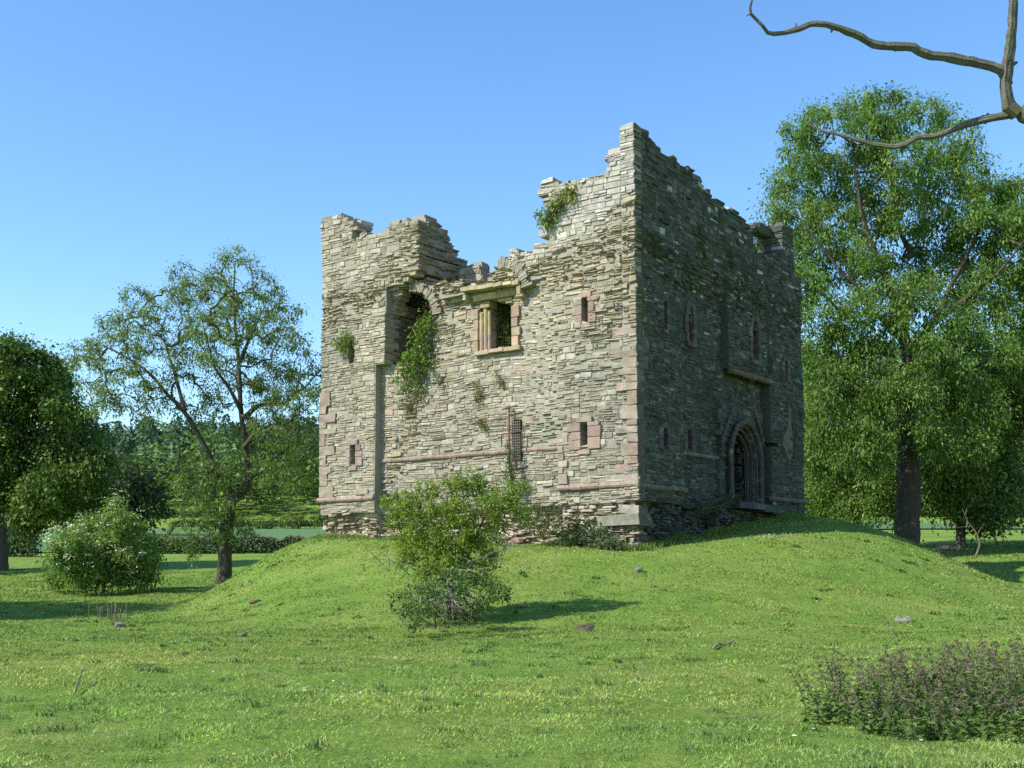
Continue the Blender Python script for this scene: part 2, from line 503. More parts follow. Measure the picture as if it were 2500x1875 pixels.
def solid(u, v, z, hsh):
    """is there masonry at (u, v, z)?  hsh: per-place ragged offset"""
    inb = (u > 0) & (u < WU) & (v > 0) & (v < WV)
    topA = np.interp(u, TOP_A[:, 0], TOP_A[:, 1])
    topB = np.interp(v, TOP_B[:, 0], TOP_B[:, 1])
    # wall along the sunlit face
    ta = np.where(u > 9.7, np.where(u > 13.3, np.where(v < 1.1, topA, 14.4 - .1 * v), topA + np.interp(v, [0, .2, .5, 1.1, 1.3, 1.9, 2.5, 3.1, 3.4], [-.15, .2, .38, .40, .2, -.25, -.7, -1.2, -1.3]) * np.clip((11.2 - u) / .8, 0, 1)), topA)
    ta = np.where((u < 9.7) & (u > 7.7) & (v > 2.5), np.interp(u, [7.7, 8.2, 8.6, 9.2, 9.7], [12.3, 13.2, 13.6, 13.65, 13.3]), ta)
    ta = np.where((u < 3.75) & (v > .9), np.minimum(ta, 14.6 - .2 * v), ta)
    a = (v < TH) & (z < ta + hsh * .8)
    # wall along the shaded face: thin parapet on a thicker wall
    tb = np.where(u < 0.55, topB, np.minimum(topB - .7, 14.2))
    bw = (u < TH) & (z < tb + hsh * .8) & ((v > TH) | (u < .55))
    # stub with a hole over the far end of the shaded wall
    st = (u > .25) & (u < 1.15) & (v > 12.65) & (v < 14.0) & (z < 16.1)
    st |= (u > .4) & (u < 1.15) & (v > 10.4) & (v <= 12.65) & (z < np.interp(v, [10.4, 11.2, 12.6], [15.3, 15.85, 16.05])) & (z > np.interp(v, [10.4, 11.0, 11.4], [14, 15.2, 15.62]))
    c = (v > WV - 2.6) & (z < 13.2 + hsh * 3)
    d = (u > WU - 2.6) & (z < 13.6 + hsh * 3)
    s = a | bw | c | d | st | (z < 3.9) | ((u > 12.95) & (v < .8) & (z > 15.15) & (z < 15.5))
    # openings, sunlit face
    for (x0, x1, z0, z1) in SLIT_A:
        s &= ~((u > x0) & (u < x1) & (z > z0) & (z < z1) & (v < 1.3))
    aw = pointed_w(z, 1.24, 11.15, 12.42)
    aw = 1.12 * np.sqrt(np.clip(1 - np.clip((z - 11.15) / 1.27, 0, 1) ** 2, 0, 1)) * (z < 12.42)
    s &= ~((np.abs(u - 10.34) < aw) & (z > 9.6) & (v < 2.0))
    s &= ~((u > 9.7) & (u < 10.5) & (z > 12.3) & (z < 13.2 + (9.7 - u) * .9) & (v < .5))
    s &= ~((u > 5.42) & (u < 6.98) & (z > 9.5) & (z < 11.4) & (v < 2.0))
    s &= ~((u > 5.0) & (u < 5.45) & (z > 5.3) & (z < 6.75) & (v < 1.3))
    # openings, shaded face
    for (x0, x1, z0, z1) in SLIT_B:
        s &= ~((v > x0) & (v < x1) & (z > z0) & (z < z1) & (u < 1.3))
    for (x0, x1, z0, sp, ap) in LANCET_B:
        w = pointed_w(z, (x1 - x0) / 2, sp, ap)
        s &= ~((np.abs(v - (x0 + x1) / 2) < w) & (z > z0) & (u < 1.3))
    s &= ~((v > 11.55) & (v < 11.85) & (z > 6.35) & (z < 6.62) & (u < .8))
    o = np.floor(np.clip(u, 0, .59) / 0.15) * 0.12
    s &= ~((np.abs(v - DOOR_C) < pointed_w(z, DOOR_W - o, DOOR_SP, DOOR_AP - o * 1.1)) & (z > DOOR_Z) & (u < 2.3))  # masonry added across the passage end keeps daylight out of the doorway
    return s & inb

def recess_a(u, z):
    r = np.where((u > 4.9) | (z < 5.7), .4, np.interp(u, [3.4, 4.9], [.08, .4]) + .3 * np.clip((6.6 - z) / .9, 0, 1) * np.clip((4.9 - u), 0, 1))
    r = r * np.where(u > 8.4, np.clip((12.75 - z) / .5, 0, 1), np.clip((11.95 - z) / .4, 0, 1))
    return np.where((u > 3.16) & (u < np.where(z > 9.55, 11.45, 12.0)), r, 0.0)
def recess_b(v, z):
    r = .4 * np.clip((12.4 - z) / .8, 0, 1)
    r = np.where((v > 7.35) & (v < 11.25) & (z > 9.1), .06, r)
    return np.where((v > 3.3) & (v < 11.25), r, 0.0)
def rough_zone(p):
    """0 = neatly coursed, 1 = facing lost, rubble core showing"""
    u, v, z = p[..., 0], p[..., 1], p[..., 2]
    zz = z + .5 * vnoise(p, 1.6, 3) + np.where(v > u, 0, 0)
    r = .75 * sstep((zz - 11.0) / .7) * sstep((13.3 - zz) / .6)
    r = np.maximum(r, .9 * sstep((3.75 - z - .15 * vnoise(p, .8, 4)) / .3))
    r = np.maximum(r, .55 * sstep((vnoise(p, 1.9, 5) - .55) / .5))
    r = np.maximum(r, .6 * ((u > 9.3) & (u < 10.8) & (v > .25) & (z > 12.2)))
    side = (u < .6) & (v > .6)
    return np.where(side, np.maximum(r * .6, .10), r)

def make_keep():
    keep = empty('stone_keep', (*(C0 + DU * 7.5 + DV * 7.4)[:2], 2.0),
                 'ruined roofless stone keep with broken ragged walls standing on the grassy mound', 'castle')
    r = np.random.default_rng(21)
    LO, HI, EX = [], [], []
    z = 1.0
    ub_rng = [(0, 0, 99), (WU, 0, 99), (.55, 0, 99), (1.15, 14, 99), (3.16, 0, 5.8), (9.7, 12.2, 99), (12.0, 0, 9.6), (11.45, 9.5, 12.6), (2.3, 3.7, 7.4), (13.3, 14.6, 99), (12.95, 15.1, 15.5), (5.0, 5.2, 6.9), (5.45, 5.2, 6.9), (5.42, 9.4, 11.5), (6.98, 9.4, 11.5), (9.22, 9.5, 11.4)] + [(x, s[2] - .2, s[3] + .2) for s in SLIT_A for x in s[:2]]
    vb_rng = [(0, 0, 99), (WV, 0, 99), (.55, 0, 99), (2.0, 9, 13), (3.1, 0, 99), (3.3, 0, 12.4), (7.35, 9, 13), (11.25, 0, 12.4), (11.0, 14.3, 99), (12.65, 14.3, 99), (14.0, 14.3, 99)] + [(x, s[2] - .2, s[3] + .2) for s in SLIT_B for x in s[:2]] + [(x, l[2], l[3]) for l in LANCET_B for x in l[:2]]
    def breaks(must, hi, lo_l, hi_l):
        must = np.array(sorted(set(must)))
        out = []
        for a_, b_ in zip(must[:-1], must[1:]):
            out.append(a_); x = a_
            while b_ - a_ > .6:
                x += r.uniform(lo_l, hi_l)
                if x > b_ - lo_l * .6: break
                out.append(x)
        out.append(must[-1])
        return np.array(out)
    while z < 16.9:
        h = r.uniform(.115, .235)
        ub = breaks([x + (r.uniform(-.12, .12) if x in (9.7, 13.3, 1.15) else 0) for x, a_, b_ in ub_rng if z + h > a_ and z < b_], WU, .22, .78)
        vb = breaks([x for x, a_, b_ in vb_rng if z + h > a_ and z < b_], WV, .22, .78)
        uc, vc = (ub[:-1] + ub[1:]) / 2, (vb[:-1] + vb[1:]) / 2
        U, V = np.meshgrid(uc, vc, indexing='ij')
        hu, hv = np.meshgrid(np.diff(ub) / 2, np.diff(vb) / 2, indexing='ij')
        hs_ = vnoise(np.stack([U, V], -1), .45, 7) * .13 + r.normal(size=U.shape) * .08
        zc = z + h / 2
        S = solid(U, V, zc, hs_)
        e = [~solid(U - hu - .06, V, zc, hs_), ~solid(U + hu + .06, V, zc, hs_),
             ~solid(U, V - hv - .06, zc, hs_), ~solid(U, V + hv + .06, zc, hs_),
             ~solid(U, V, zc - h / 2 - .1, hs_), ~solid(U, V, zc + h / 2 + .1, hs_)]
        E_ = np.stack(e, -1)
        k = S & E_.any(-1)
        i, j = np.nonzero(k)
        LO.append(np.stack([ub[i], vb[j], np.full(len(i), z)], -1))
        HI.append(np.stack([ub[i + 1], vb[j + 1], np.full(len(i), z + h)], -1))
        EX.append(E_[i, j])
        z += h
    LO, HI, EX = np.concatenate(LO), np.concatenate(HI), np.concatenate(EX)
    print('keep cells', len(LO))
    # split cells into slabs
    ctr = (LO + HI) / 2
    rz = rough_zone(ctr)
    upper = ctr[:, 2] > 13.2
    nmax = np.where(rz > .5, 3, np.where(upper, 2, 2))
    ns = np.minimum(1 + (r.random(len(LO)) < np.where(upper, .35, .75)) + (r.random(len(LO)) < rz * .8), nmax)
    idx = np.repeat(np.arange(len(LO)), ns)
    kk = np.concatenate([np.arange(n) for n in ns])
    fr = r.uniform(-.18, .18, len(LO))
    lo, hi, ex, rzz = LO[idx].copy(), HI[idx].copy(), EX[idx], rz[idx]
    hh = HI[idx, 2] - LO[idx, 2]
    nn = ns[idx]
    f0 = kk / nn + np.where((kk > 0), fr[idx] / nn, 0)
    f1 = (kk + 1) / nn + np.where((kk + 1 < nn), fr[idx] / nn, 0)
    lo[:, 2] = LO[idx, 2] + hh * f0; hi[:, 2] = LO[idx, 2] + hh * f1
    # split some slabs again along the face
    faceA = ex[:, 2] | ex[:, 3]
    ax = np.where(faceA, 0, 1)
    rows = np.arange(len(lo))
    ln = hi[rows, ax] - lo[rows, ax]
    sp = (ln > np.where(rzz > .4, .26, .36)) & (r.random(len(lo)) < np.where(rzz > .4, .85, .62))
    cut = lo[rows, ax] + ln * r.uniform(.3, .7, len(lo))
    l2, h2 = lo[sp].copy(), hi[sp].copy()
    rs = np.arange(sp.sum())
    hi[np.nonzero(sp)[0], ax[sp]] = cut[sp]
    l2[rs, ax[sp]] = cut[sp]
    lo = np.vstack([lo, l2]); hi = np.vstack([hi, h2]); ex = np.vstack([ex, ex[sp]]); rzz = np.concatenate([rzz, rzz[sp]])
    n = len(lo)
    print('keep stones', n)
    ctr = (lo + hi) / 2
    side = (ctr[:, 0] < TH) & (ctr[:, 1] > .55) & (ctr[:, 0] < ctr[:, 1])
    gap = r.uniform(.004, .011, (n, 3)) * np.where(rzz > .5, 1.6, 1)[:, None]
    lo = lo + gap; hi = hi - gap
    amp = .008 + .016 * r.random(n) + rzz * .026 + .045 * (ctr[:, 2] < 3.65)
    pro = r.normal(size=(n, 6)) * amp[:, None]
    pro = np.clip(pro - rzz[:, None] * .012, -.2, .12)
    for a in range(3):
        lo[:, a] -= np.where(ex[:, 2 * a], pro[:, 2 * a] * (.35 if a == 2 else 1), 0)
        hi[:, a] += np.where(ex[:, 2 * a + 1], pro[:, 2 * a + 1] * (.35 if a == 2 else 1), 0)
    # recesses between the turrets, loose footing, general unevenness
    wav = .035 * vnoise(ctr, 1.4, 6)
    foot = sstep((3.72 - ctr[:, 2]) / .25) * (.17 + .15 * vnoise(ctr, .9, 2) - .14 * sstep((2.9 - ctr[:, 2]) / .4))
    sa = np.where(ctr[:, 1] < 1.9, recess_a(ctr[:, 0], ctr[:, 2]) + wav + foot, 0)
    sb = np.where(ctr[:, 0] < 1.9, recess_b(ctr[:, 1], ctr[:, 2]) + wav + foot, 0)
    sb = np.where((np.abs(ctr[:, 1] - DOOR_C) < 1.9) & (ctr[:, 2] < 7.6), np.minimum(sb, .2), sb)
    lo[:, 1] += sa; hi[:, 1] += sa; lo[:, 0] += sb; hi[:, 0] += sb
    # bodies of mortar behind the stones are the stones' own depth: keep outer cells deep
    # colours
    A = np.array([(.34, .31, .235), (.30, .28, .22), (.38, .35, .27), (.25, .23, .175), (.33, .32, .265)])
    col = A[r.integers(0, len(A), n)] * (1 + r.normal(size=(n, 1)) * .10)
    col = np.where((r.random(n) < .013)[:, None], np.array([.38, .31, .20]), col)
    red = (r.random(n) < np.where(ctr[:, 2] < 9, .03, .012))
    col = np.where(red[:, None], np.array([.34, .26, .20]), col)
    pale = sstep((ctr[:, 2] - 12.4) / 1.0) * (1 - .6 * rzz) * sstep((9 - ctr[:, 0]) / 2)
    col = col * (1 - pale[:, None] * .8) + np.array([.42, .415, .39]) * (1 + r.normal(size=(n, 1)) * .18) * pale[:, None] * .8
    warm = (rzz > .5) & ~side
    col = np.where(warm[:, None], col * np.array([.98, .93, .84]), col)
    col = col * (1 + .12 * vnoise(ctr, 2.4, 4)[:, None] * np.array([1.0, .95, .8]))
    col = col * np.array([.985, .955, .895])
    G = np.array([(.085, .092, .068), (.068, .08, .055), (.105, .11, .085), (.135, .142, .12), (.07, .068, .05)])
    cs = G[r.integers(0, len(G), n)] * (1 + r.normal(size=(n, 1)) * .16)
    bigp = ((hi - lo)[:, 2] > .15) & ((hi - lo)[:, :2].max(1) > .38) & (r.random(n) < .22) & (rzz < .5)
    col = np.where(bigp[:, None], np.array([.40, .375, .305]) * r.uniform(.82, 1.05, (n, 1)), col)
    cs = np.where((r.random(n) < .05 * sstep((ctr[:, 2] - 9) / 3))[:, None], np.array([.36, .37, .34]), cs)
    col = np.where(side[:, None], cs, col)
    # shade painted into the deep openings
    u_, v_, z_ = ctr.T
    long_ = np.sin(z_ * 9.5) > 0
    q = (np.abs(u_ - 10.45) < 1.4) & (v_ > .8) & (v_ < 2.6) & (z_ > 9.4) & (z_ < 12.9)         # tall recess: deep shadow put into the stone colour
    q |= (np.abs(v_ - DOOR_C) < 1.7) & (u_ > .55) & (z_ < 7.4) & (u_ < TH + .4)  # doorway passage: stone colour darkened for shade likewise
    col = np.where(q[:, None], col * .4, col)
    jit = .012 + .016 * rzz + .03 * ex[:, 5]
    # pale mortar and rubble on the footing
    pm = (z_ < 3.6) & (v_ < 1) & (r.random(n) < .18)
    col = np.where(pm[:, None], np.array([.42, .37, .28]), col)
    part = np.zeros(n, int)                                           # 0 sunlit wall
    part[(u_ < TH) & (v_ >= 1.2) & (u_ < v_)] = 1                      # shaded wall
    part[(u_ > WU - 2.6) & (v_ > TH)] = 2
    part[(v_ > WV - 2.6) & (u_ >= TH)] = 3
    part[(u_ < 3.16) & (v_ < 3.3) & (part < 2)] = 4                    # turrets
    part[(u_ > 12.0) & (v_ < TH)] = 5
    part[(v_ > 11.25) & (u_ < TH)] = 6
    part[(z_ < 3.72) & ((u_ < 2) | (v_ < 2) | (u_ > WU - 1) | (v_ > WV - 1))] = 7
    part[(u_ > .2) & (u_ < 1.2) & (v_ > 10.35) & (v_ < 14.05) & (z_ > 14.5)] = 8
    bev = r.uniform(.010, .026, n) * (1 + .6 * rzz)
    def wavy(P):
        Q = np.array(P)
        Q[:, 2] += (.05 * vnoise(P[:, :2], 1.7, 3) + .018 * vnoise(P[:, :3], .55, 5)) * np.clip((16.2 - P[:, 2]) / 2, .2, 1)
        Q[:, :2] += .012 * vnoise(P, .5, 1)[:, None]
        return uvz(Q)
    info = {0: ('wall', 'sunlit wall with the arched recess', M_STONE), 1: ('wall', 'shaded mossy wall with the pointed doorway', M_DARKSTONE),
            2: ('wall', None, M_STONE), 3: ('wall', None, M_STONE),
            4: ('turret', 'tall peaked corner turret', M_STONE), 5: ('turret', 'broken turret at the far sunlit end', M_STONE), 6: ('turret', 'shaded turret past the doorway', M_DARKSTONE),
            7: ('plinth', 'crumbling rubble footing', M_STONE), 8: ('parapet_stub', 'broken parapet stub with a hole', M_STONE)}
    for k, (nm, lab, mt) in info.items():
        s = part == k
        if not s.any(): continue
        acc = Acc()
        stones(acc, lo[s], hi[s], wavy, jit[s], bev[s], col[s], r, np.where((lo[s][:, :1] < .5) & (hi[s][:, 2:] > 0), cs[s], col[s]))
        o = acc.build(nm, mt, keep)
        if lab: o['label'] = lab
    # pale mortar lying a little behind the stones' faces
    acc = Acc()
    c = (LO + HI) / 2
    rr = rough_zone(c)
    ins = np.where(c[:, 2] < 3.6, .15, np.where(rr > .4, .06, .036))[:, None]
    a = LO + np.where(EX[:, 0::2], ins, -.03); b = HI - np.where(EX[:, 1::2], ins, -.03)
    wv = .035 * vnoise(c, 1.4, 6); ft = sstep((3.72 - c[:, 2]) / .25) * (.17 + .15 * vnoise(c, .9, 2) - .14 * sstep((2.9 - c[:, 2]) / .4))
    s1 = np.where(c[:, 1] < 1.9, recess_a(c[:, 0], c[:, 2]) + wv + ft, 0); s2 = np.where(c[:, 0] < 1.9, recess_b(c[:, 1], c[:, 2]) + wv + ft, 0)
    s2 = np.where((np.abs(c[:, 1] - DOOR_C) < 1.9) & (c[:, 2] < 7.6), np.minimum(s2, .2), s2)
    a[:, 1] += s1; b[:, 1] += s1; a[:, 0] += s2; b[:, 0] += s2
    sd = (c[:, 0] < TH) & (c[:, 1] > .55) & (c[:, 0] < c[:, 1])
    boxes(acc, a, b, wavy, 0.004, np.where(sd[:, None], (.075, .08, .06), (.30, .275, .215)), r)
    acc.build('mortar', M_MORTAR, keep)
    return keep
keep = make_keep()

def dressed(name, blocks, mat, col, parent, face='a', label=None, jit=.006):
    """dressed stones: blocks (s0, s1, z0, z1, d0, d1) along a face; d0 < 0 stands proud"""
    acc = Acc()
    lo, hi = [], []
    for (s0, s1, z0, z1, d0, d1) in blocks:
        a, b = ((s0, d0, z0), (s1, d1, z1)) if face == 'a' else ((d0, s0, z0), (d1, s1, z1))
        lo.append(a); hi.append(b)
    c = np.asarray(col) * (1 + rng.normal(size=(len(lo), 1)) * .11) * (1 + rng.normal(size=(len(lo), 3)) * .04)
    if name == 'quoin':
        g_ = rng.random((len(lo), 1)) * .75
        c = c * (1 - g_) + np.array([.30, .265, .20]) * g_
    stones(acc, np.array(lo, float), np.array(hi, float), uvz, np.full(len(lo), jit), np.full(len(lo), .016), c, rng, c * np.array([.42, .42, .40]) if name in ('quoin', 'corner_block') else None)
    o = acc.build(name, mat, parent)
    if label: o['label'] = label
    return o

RED = (.285, .215, .17)
def quoins():
    r = np.random.default_rng(77)
    for (u0, sg, za, zb, other) in ((0.0, 1, 3.74, 9.35, True), (WU, -1, 4.25, 8.5, False)):
        bl, z, k = [], za, 0
        while z < zb:
            h = r.uniform(.2, .56)
            la, lb = ((r.uniform(.55, .95), r.uniform(.3, .45)) if k % 2 == 0 else (r.uniform(.3, .5), r.uniform(.6, .9)))
            a, b = (u0 - .03 * sg, u0 + la * sg)
            bl.append((min(a, b), max(a, b), z + .006, z + h - .006, -.03 + r.normal() * .006, lb)); z += h; k += 1
        o = dressed('quoin', bl, M_RED, RED, keep, 'a', 'red sandstone corner stones of the near corner' if other else 'red sandstone corner stones of the far sunlit end', jit=.026)
    bl, z = [], 4.3
    while z < 5.75:
        h = r.uniform(.22, .4); bl.append((3.19 - r.uniform(.2, .5), 3.19, z, z + h - .01, -.025, .42)); z += h
    dressed('quoin', bl, M_RED, (.37, .29, .24), keep, 'a', 'pale red quoin strip where the lower turret ends', jit=.012)
quoins()
def slit_window(s0, s1, z0, z1, face, depth, col=RED, w=.42, label=None, seed=0):
    r = np.random.default_rng(seed)
    f = depth - .035
    bl = []
    for sgn in (0, 1):
        z = z0 - .05
        while z < z1:
            h = min(r.uniform(.22, .42), z1 + .03 - z)
            if h < .1: h = .1
            ww = r.uniform(.6, 1.25) * w
            a, b = (s0 - ww, s0 + .0) if sgn == 0 else (s1, s1 + ww)
            bl.append((a, b, z + .005, z + h - .005, f + r.uniform(-.006, .006), f + .5)); z += h
    bl.append((s0 - .25 * w - .05, s1 + .25 * w + .05, z1 + .03, z1 + .03 + .2, f, f + .5))
    bl.append((s0 - .2 * w, s1 + .2 * w, z0 - .22, z0 - .055, f, f + .5))
    # deep reveals
    o = dressed('slit_window', bl, M_RED, col, keep, face, label)
    # splayed dark back of the slit
    return o
for k, (x0, x1, z0, z1) in enumerate(SLIT_A):
    if k < 3: slit_window(x0, x1, z0, z1, 'a', 0, w=.46 if k == 1 else .36, seed=40 + k)
for k, (x0, x1, z0, z1) in enumerate(SLIT_B):
    rb = float(recess_b(np.array((x0 + x1) / 2), np.array(z0)))
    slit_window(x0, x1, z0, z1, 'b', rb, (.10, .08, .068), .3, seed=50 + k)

def lancet(x0, x1, z0, sp, ap, depth, label, seed):
    r = np.random.default_rng(seed)
    c, w = (x0 + x1) / 2, (x1 - x0) / 2
    f = depth - .04
    bl = []
    for sg in (-1, 1):
        z = z0
        while z < sp:
            h = min(r.uniform(.25, .4), sp - z + .02); ww = r.uniform(.16, .3)
            a, b = sorted((c + sg * w, c + sg * (w + ww)))
            bl.append((a, b, z, z + h - .01, f + r.uniform(0, .01), f + .5)); z += max(h, .1)
    bl.append((x0 - .15, x1 + .15, z0 - .2, z0 - .01, f - .03, f + .5))
    acc = Acc()
    lo = [(d0, a, e) for a, b, e, g_, d0, d1 in bl]; hi = [(d1, b, g_) for a, b, e, g_, d0, d1 in bl]
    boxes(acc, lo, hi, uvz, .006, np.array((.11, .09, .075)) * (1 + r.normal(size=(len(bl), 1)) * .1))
    for sg in (-1, 1):                                                # pointed head, two curved stones
        zz = np.linspace(sp, ap, 7)
        inn = pointed_w(zz, w, sp, ap)
        inn[-1] = 0
        out = inn + .2
        out[-1] = .05; zo = zz + np.linspace(0, .2, 7)
        V = []
        for k in range(7):
            for (s_, z_) in ((inn[k], zz[k]), (out[k], zo[k])):
                for d_ in (f, f + .45): V.append((d_, c + sg * s_, z_))
        q = []
        for k in range(6):
            b = 4 * k
            q += [(b, b + 2, b + 6, b + 4), (b + 1, b + 5, b + 7, b + 3), (b, b + 4, b + 5, b + 1), (b + 2, b + 3, b + 7, b + 6)]
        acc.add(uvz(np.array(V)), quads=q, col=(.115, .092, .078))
    o = acc.build('lancet_window', M_RED, keep)
    o['label'] = label
for k, (x0, x1, z0, sp, ap) in enumerate(LANCET_B):
    lancet(x0, x1, z0, sp, ap, float(recess_b(np.array((x0 + x1) / 2), np.array(z0 + .5))), ('narrow pointed window in the shaded wall', 'wider pointed window over the doorway')[k], 60 + k)

def string_course(s0, s1, z, face, depth, col=RED, rad=.105, seed=0, miss=0.05):
    r = np.random.default_rng(seed)
    acc = Acc(); s = s0
    while s < s1 - .1:
        l = min(r.uniform(.45, .95), s1 - s)
        if r.random() > miss:
            dz = r.normal() * .008; rr = rad * r.uniform(.92, 1.05)
            P = []
            for q in np.linspace(s + .008, s + l - .008, 4):
                p = (q, depth + r.normal() * .006, z + dz + r.normal() * .006)
                P.append(p if face == 'a' else (p[1], p[0], p[2]))
            tube(acc, uvz(np.array(P)), np.full(4, rr), 9, np.array(col) * r.uniform(.85, 1.12), .05)
        s += l
    return acc.build('string_course', M_RED, keep)
string_course(-.08, 3.2, 4.17, 'a', -.02, seed=1)
string_course(11.98, 15.13, 4.16, 'a', -.02, seed=2)
string_course(5.5, 11.98, 5.64, 'a', .40, rad=.09, seed=3, miss=.03)
string_course(3.35, 4.98, 5.62, 'a', .40, rad=.09, seed=4, miss=0)
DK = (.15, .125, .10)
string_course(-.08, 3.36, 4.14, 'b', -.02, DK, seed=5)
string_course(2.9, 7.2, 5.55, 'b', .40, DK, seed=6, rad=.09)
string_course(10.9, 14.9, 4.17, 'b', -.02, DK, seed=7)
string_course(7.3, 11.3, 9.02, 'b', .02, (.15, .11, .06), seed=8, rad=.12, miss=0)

def arch_ring(name, c, zc, rad, depth, a0, a1, n, thick, face='a', col=(.30, .275, .21), mat=None, label=None, yr=1.0, back=.55, proud=.05, seed=0):
    """voussoirs: thin stones set radially"""
    r = np.random.default_rng(seed)
    acc = Acc()
    ang = np.radians(np.linspace(a0, a1, n + 1))
    for k in range(n):
        g_ = .1 * (ang[k + 1] - ang[k])
        t0, t1 = ang[k] + g_, ang[k + 1] - g_
        ro = rad + thick * r.uniform(.65, 1.2); f = depth - proud * r.uniform(.4, 1.3)
        V = []
        for t in (t0, t1):
            for q in (rad + r.uniform(-.05, .05), ro):
                for d in (f, depth + back):
                    p = (c + math.cos(t) * q, d, zc + math.sin(t) * q * yr)
                    V.append(p if face == 'a' else (p[1], p[0], p[2]))
        acc.add(uvz(np.array(V)), quads=BOXQ, col=np.array(col) * r.uniform(.75, 1.25))
    o = acc.build(name, mat or M_STONE, keep)
    if label: o['label'] = label
    return o
arch_ring('arch', 10.34, 11.15, 1.12, .33, 88, 178, 32, .40, label='arch of thin stones over the tall dark recess', seed=1, back=.9, col=(.27, .24, .18))
arch_ring('arch', 5.75, 11.35, 1.05, .015, 86, 172, 19, .40, label='broken half arch of thin stones above the mullioned window', seed=2)

def ornate_window():
    r = np.random.default_rng(3)
    f = .30
    Y = (.34, .285, .15)
    w = dressed('window', [(5.12, 5.43, 9.5, 9.86, f, 1.0), (5.05, 5.43, 9.87, 10.2, f + .01, 1.0), (5.15, 5.43, 10.21, 10.55, f, 1.0), (5.06, 5.43, 10.56, 11.0, f - .01, 1.0),
                           (6.98, 7.25, 9.5, 9.9, f, 1.0), (6.98, 7.35, 9.91, 10.3, f, 1.0), (6.98, 7.2, 10.31, 10.7, f + .01, 1.0), (6.98, 7.32, 10.71, 11.1, f, 1.0), (5.0, 5.75, 9.33, 9.49, .24, 1.6), (5.76, 6.45, 9.35, 9.49, .22, 1.6), (6.46, 7.15, 9.33, 9.49, .25, 1.6)],
                M_YEL, (.33, .25, .17), keep, 'a', 'tall window with eroded yellow stone mouldings')
    dressed('lintel', [(5.2, 6.1, 11.38, 11.62, f - .02, .9), (6.11, 7.2, 11.4, 11.64, f - .03, .9), (6.5, 6.95, 11.12, 11.37, f + .08, .9), (5.45, 5.75, 11.15, 11.37, f + .1, .8), (5.76, 6.1, 11.26, 11.37, f + .1, .8)], M_YEL, Y, w, 'a')
    # hood moulding with returns at both ends
    bl, x = [], 4.82
    while x < 7.5:
        l = r.uniform(.3, .5); z = 11.68 + (x - 4.8) * .03 + r.normal() * .012
        bl.append((x, min(x + l, 7.52), z, z + .16, -.08 + r.normal() * .012, .7)); x += l + .006
    bl += [(4.78, 4.98, 11.28, 11.66, .0, .6), (7.36, 7.5, 11.45, 11.68, .05, .6), (4.70, 5.02, 11.2, 11.3, .02, .6)]
    dressed('hood_mould', bl, M_YEL, (.36, .32, .19), w, 'a', jit=.02)
    for (u0, d0, rr, top) in ((6.89, .44, .09, 10.95), (6.75, .5, .08, 11.25), (6.63, .57, .075, 11.05)):   # clustered shafts of the left jamb
        acc = Acc()
        zz = np.linspace(9.5, top, 9)
        P = np.stack([np.full(9, u0), np.full(9, d0), zz], -1)
        tube(acc, uvz(P), np.full(9, rr) * r.uniform(.9, 1.08, 9), 10, np.where((zz < 10.2)[:, None], (.36, .26, .2), (.37, .31, .17)).repeat(10, 0).tolist() + [(.36, .3, .18)] * 2, .04)
        acc.build('shaft', M_YEL, w)
    dressed('jamb', [(6.6, 6.98, 9.5, 10.3, .68, 1.8), (6.62, 6.98, 10.31, 11.35, .68, 1.8)], M_YEL, (.3, .24, .17), w, 'a')
ornate_window()

def grille_window():
    f = .36
    w = dressed('window', [(5.46, 5.85, 5.85, 6.2, f, .9), (5.46, 5.75, 6.21, 6.55, f + .01, .9), (5.46, 5.62, 6.56, 6.9, f, .9), (4.55, 4.99, 5.8, 6.15, f, .9), (4.3, 4.99, 6.16, 6.5, f + .01, .9), (4.75, 4.99, 6.51, 6.9, f, .9), (4.85, 5.6, 6.9, 7.05, f, .9)],
                M_RED, RED, keep, 'a', 'barred slit window with rusty iron grille')
    acc = Acc()
    def bar(a, b, rr, c=(.12, .065, .045)): tube(acc, uvz(np.array([a, ((a[0] + b[0]) / 2, (a[1] + b[1]) / 2, (a[2] + b[2]) / 2), b])), np.full(3, rr), 6, c)
    bar((5.43, .16, 5.2), (5.43, .16, 7.3), .032)
    bar((5.05, .14, 7.27), (5.72, .14, 7.18), .028); bar((4.85, .16, 6.33), (5.8, .16, 6.26), .026); bar((4.9, .16, 5.3), (5.45, .16, 5.22), .026)
    bar((4.86, .16, 5.75), (4.86, .16, 6.33), .024); bar((5.78, .16, 5.8), (5.78, .16, 6.26), .024)
    for k in range(1, 6): bar((5.43 - .09 * k, .2, 5.3), (5.43 - .09 * k, .2, 6.72), .009, (.22, .19, .16))
    for k in range(15): bar((5.43, .205, 5.35 + .095 * k), (4.98, .205, 5.35 + .095 * k), .009, (.22, .19, .16))
    acc.build('grille', M_IRON, w)
grille_window()

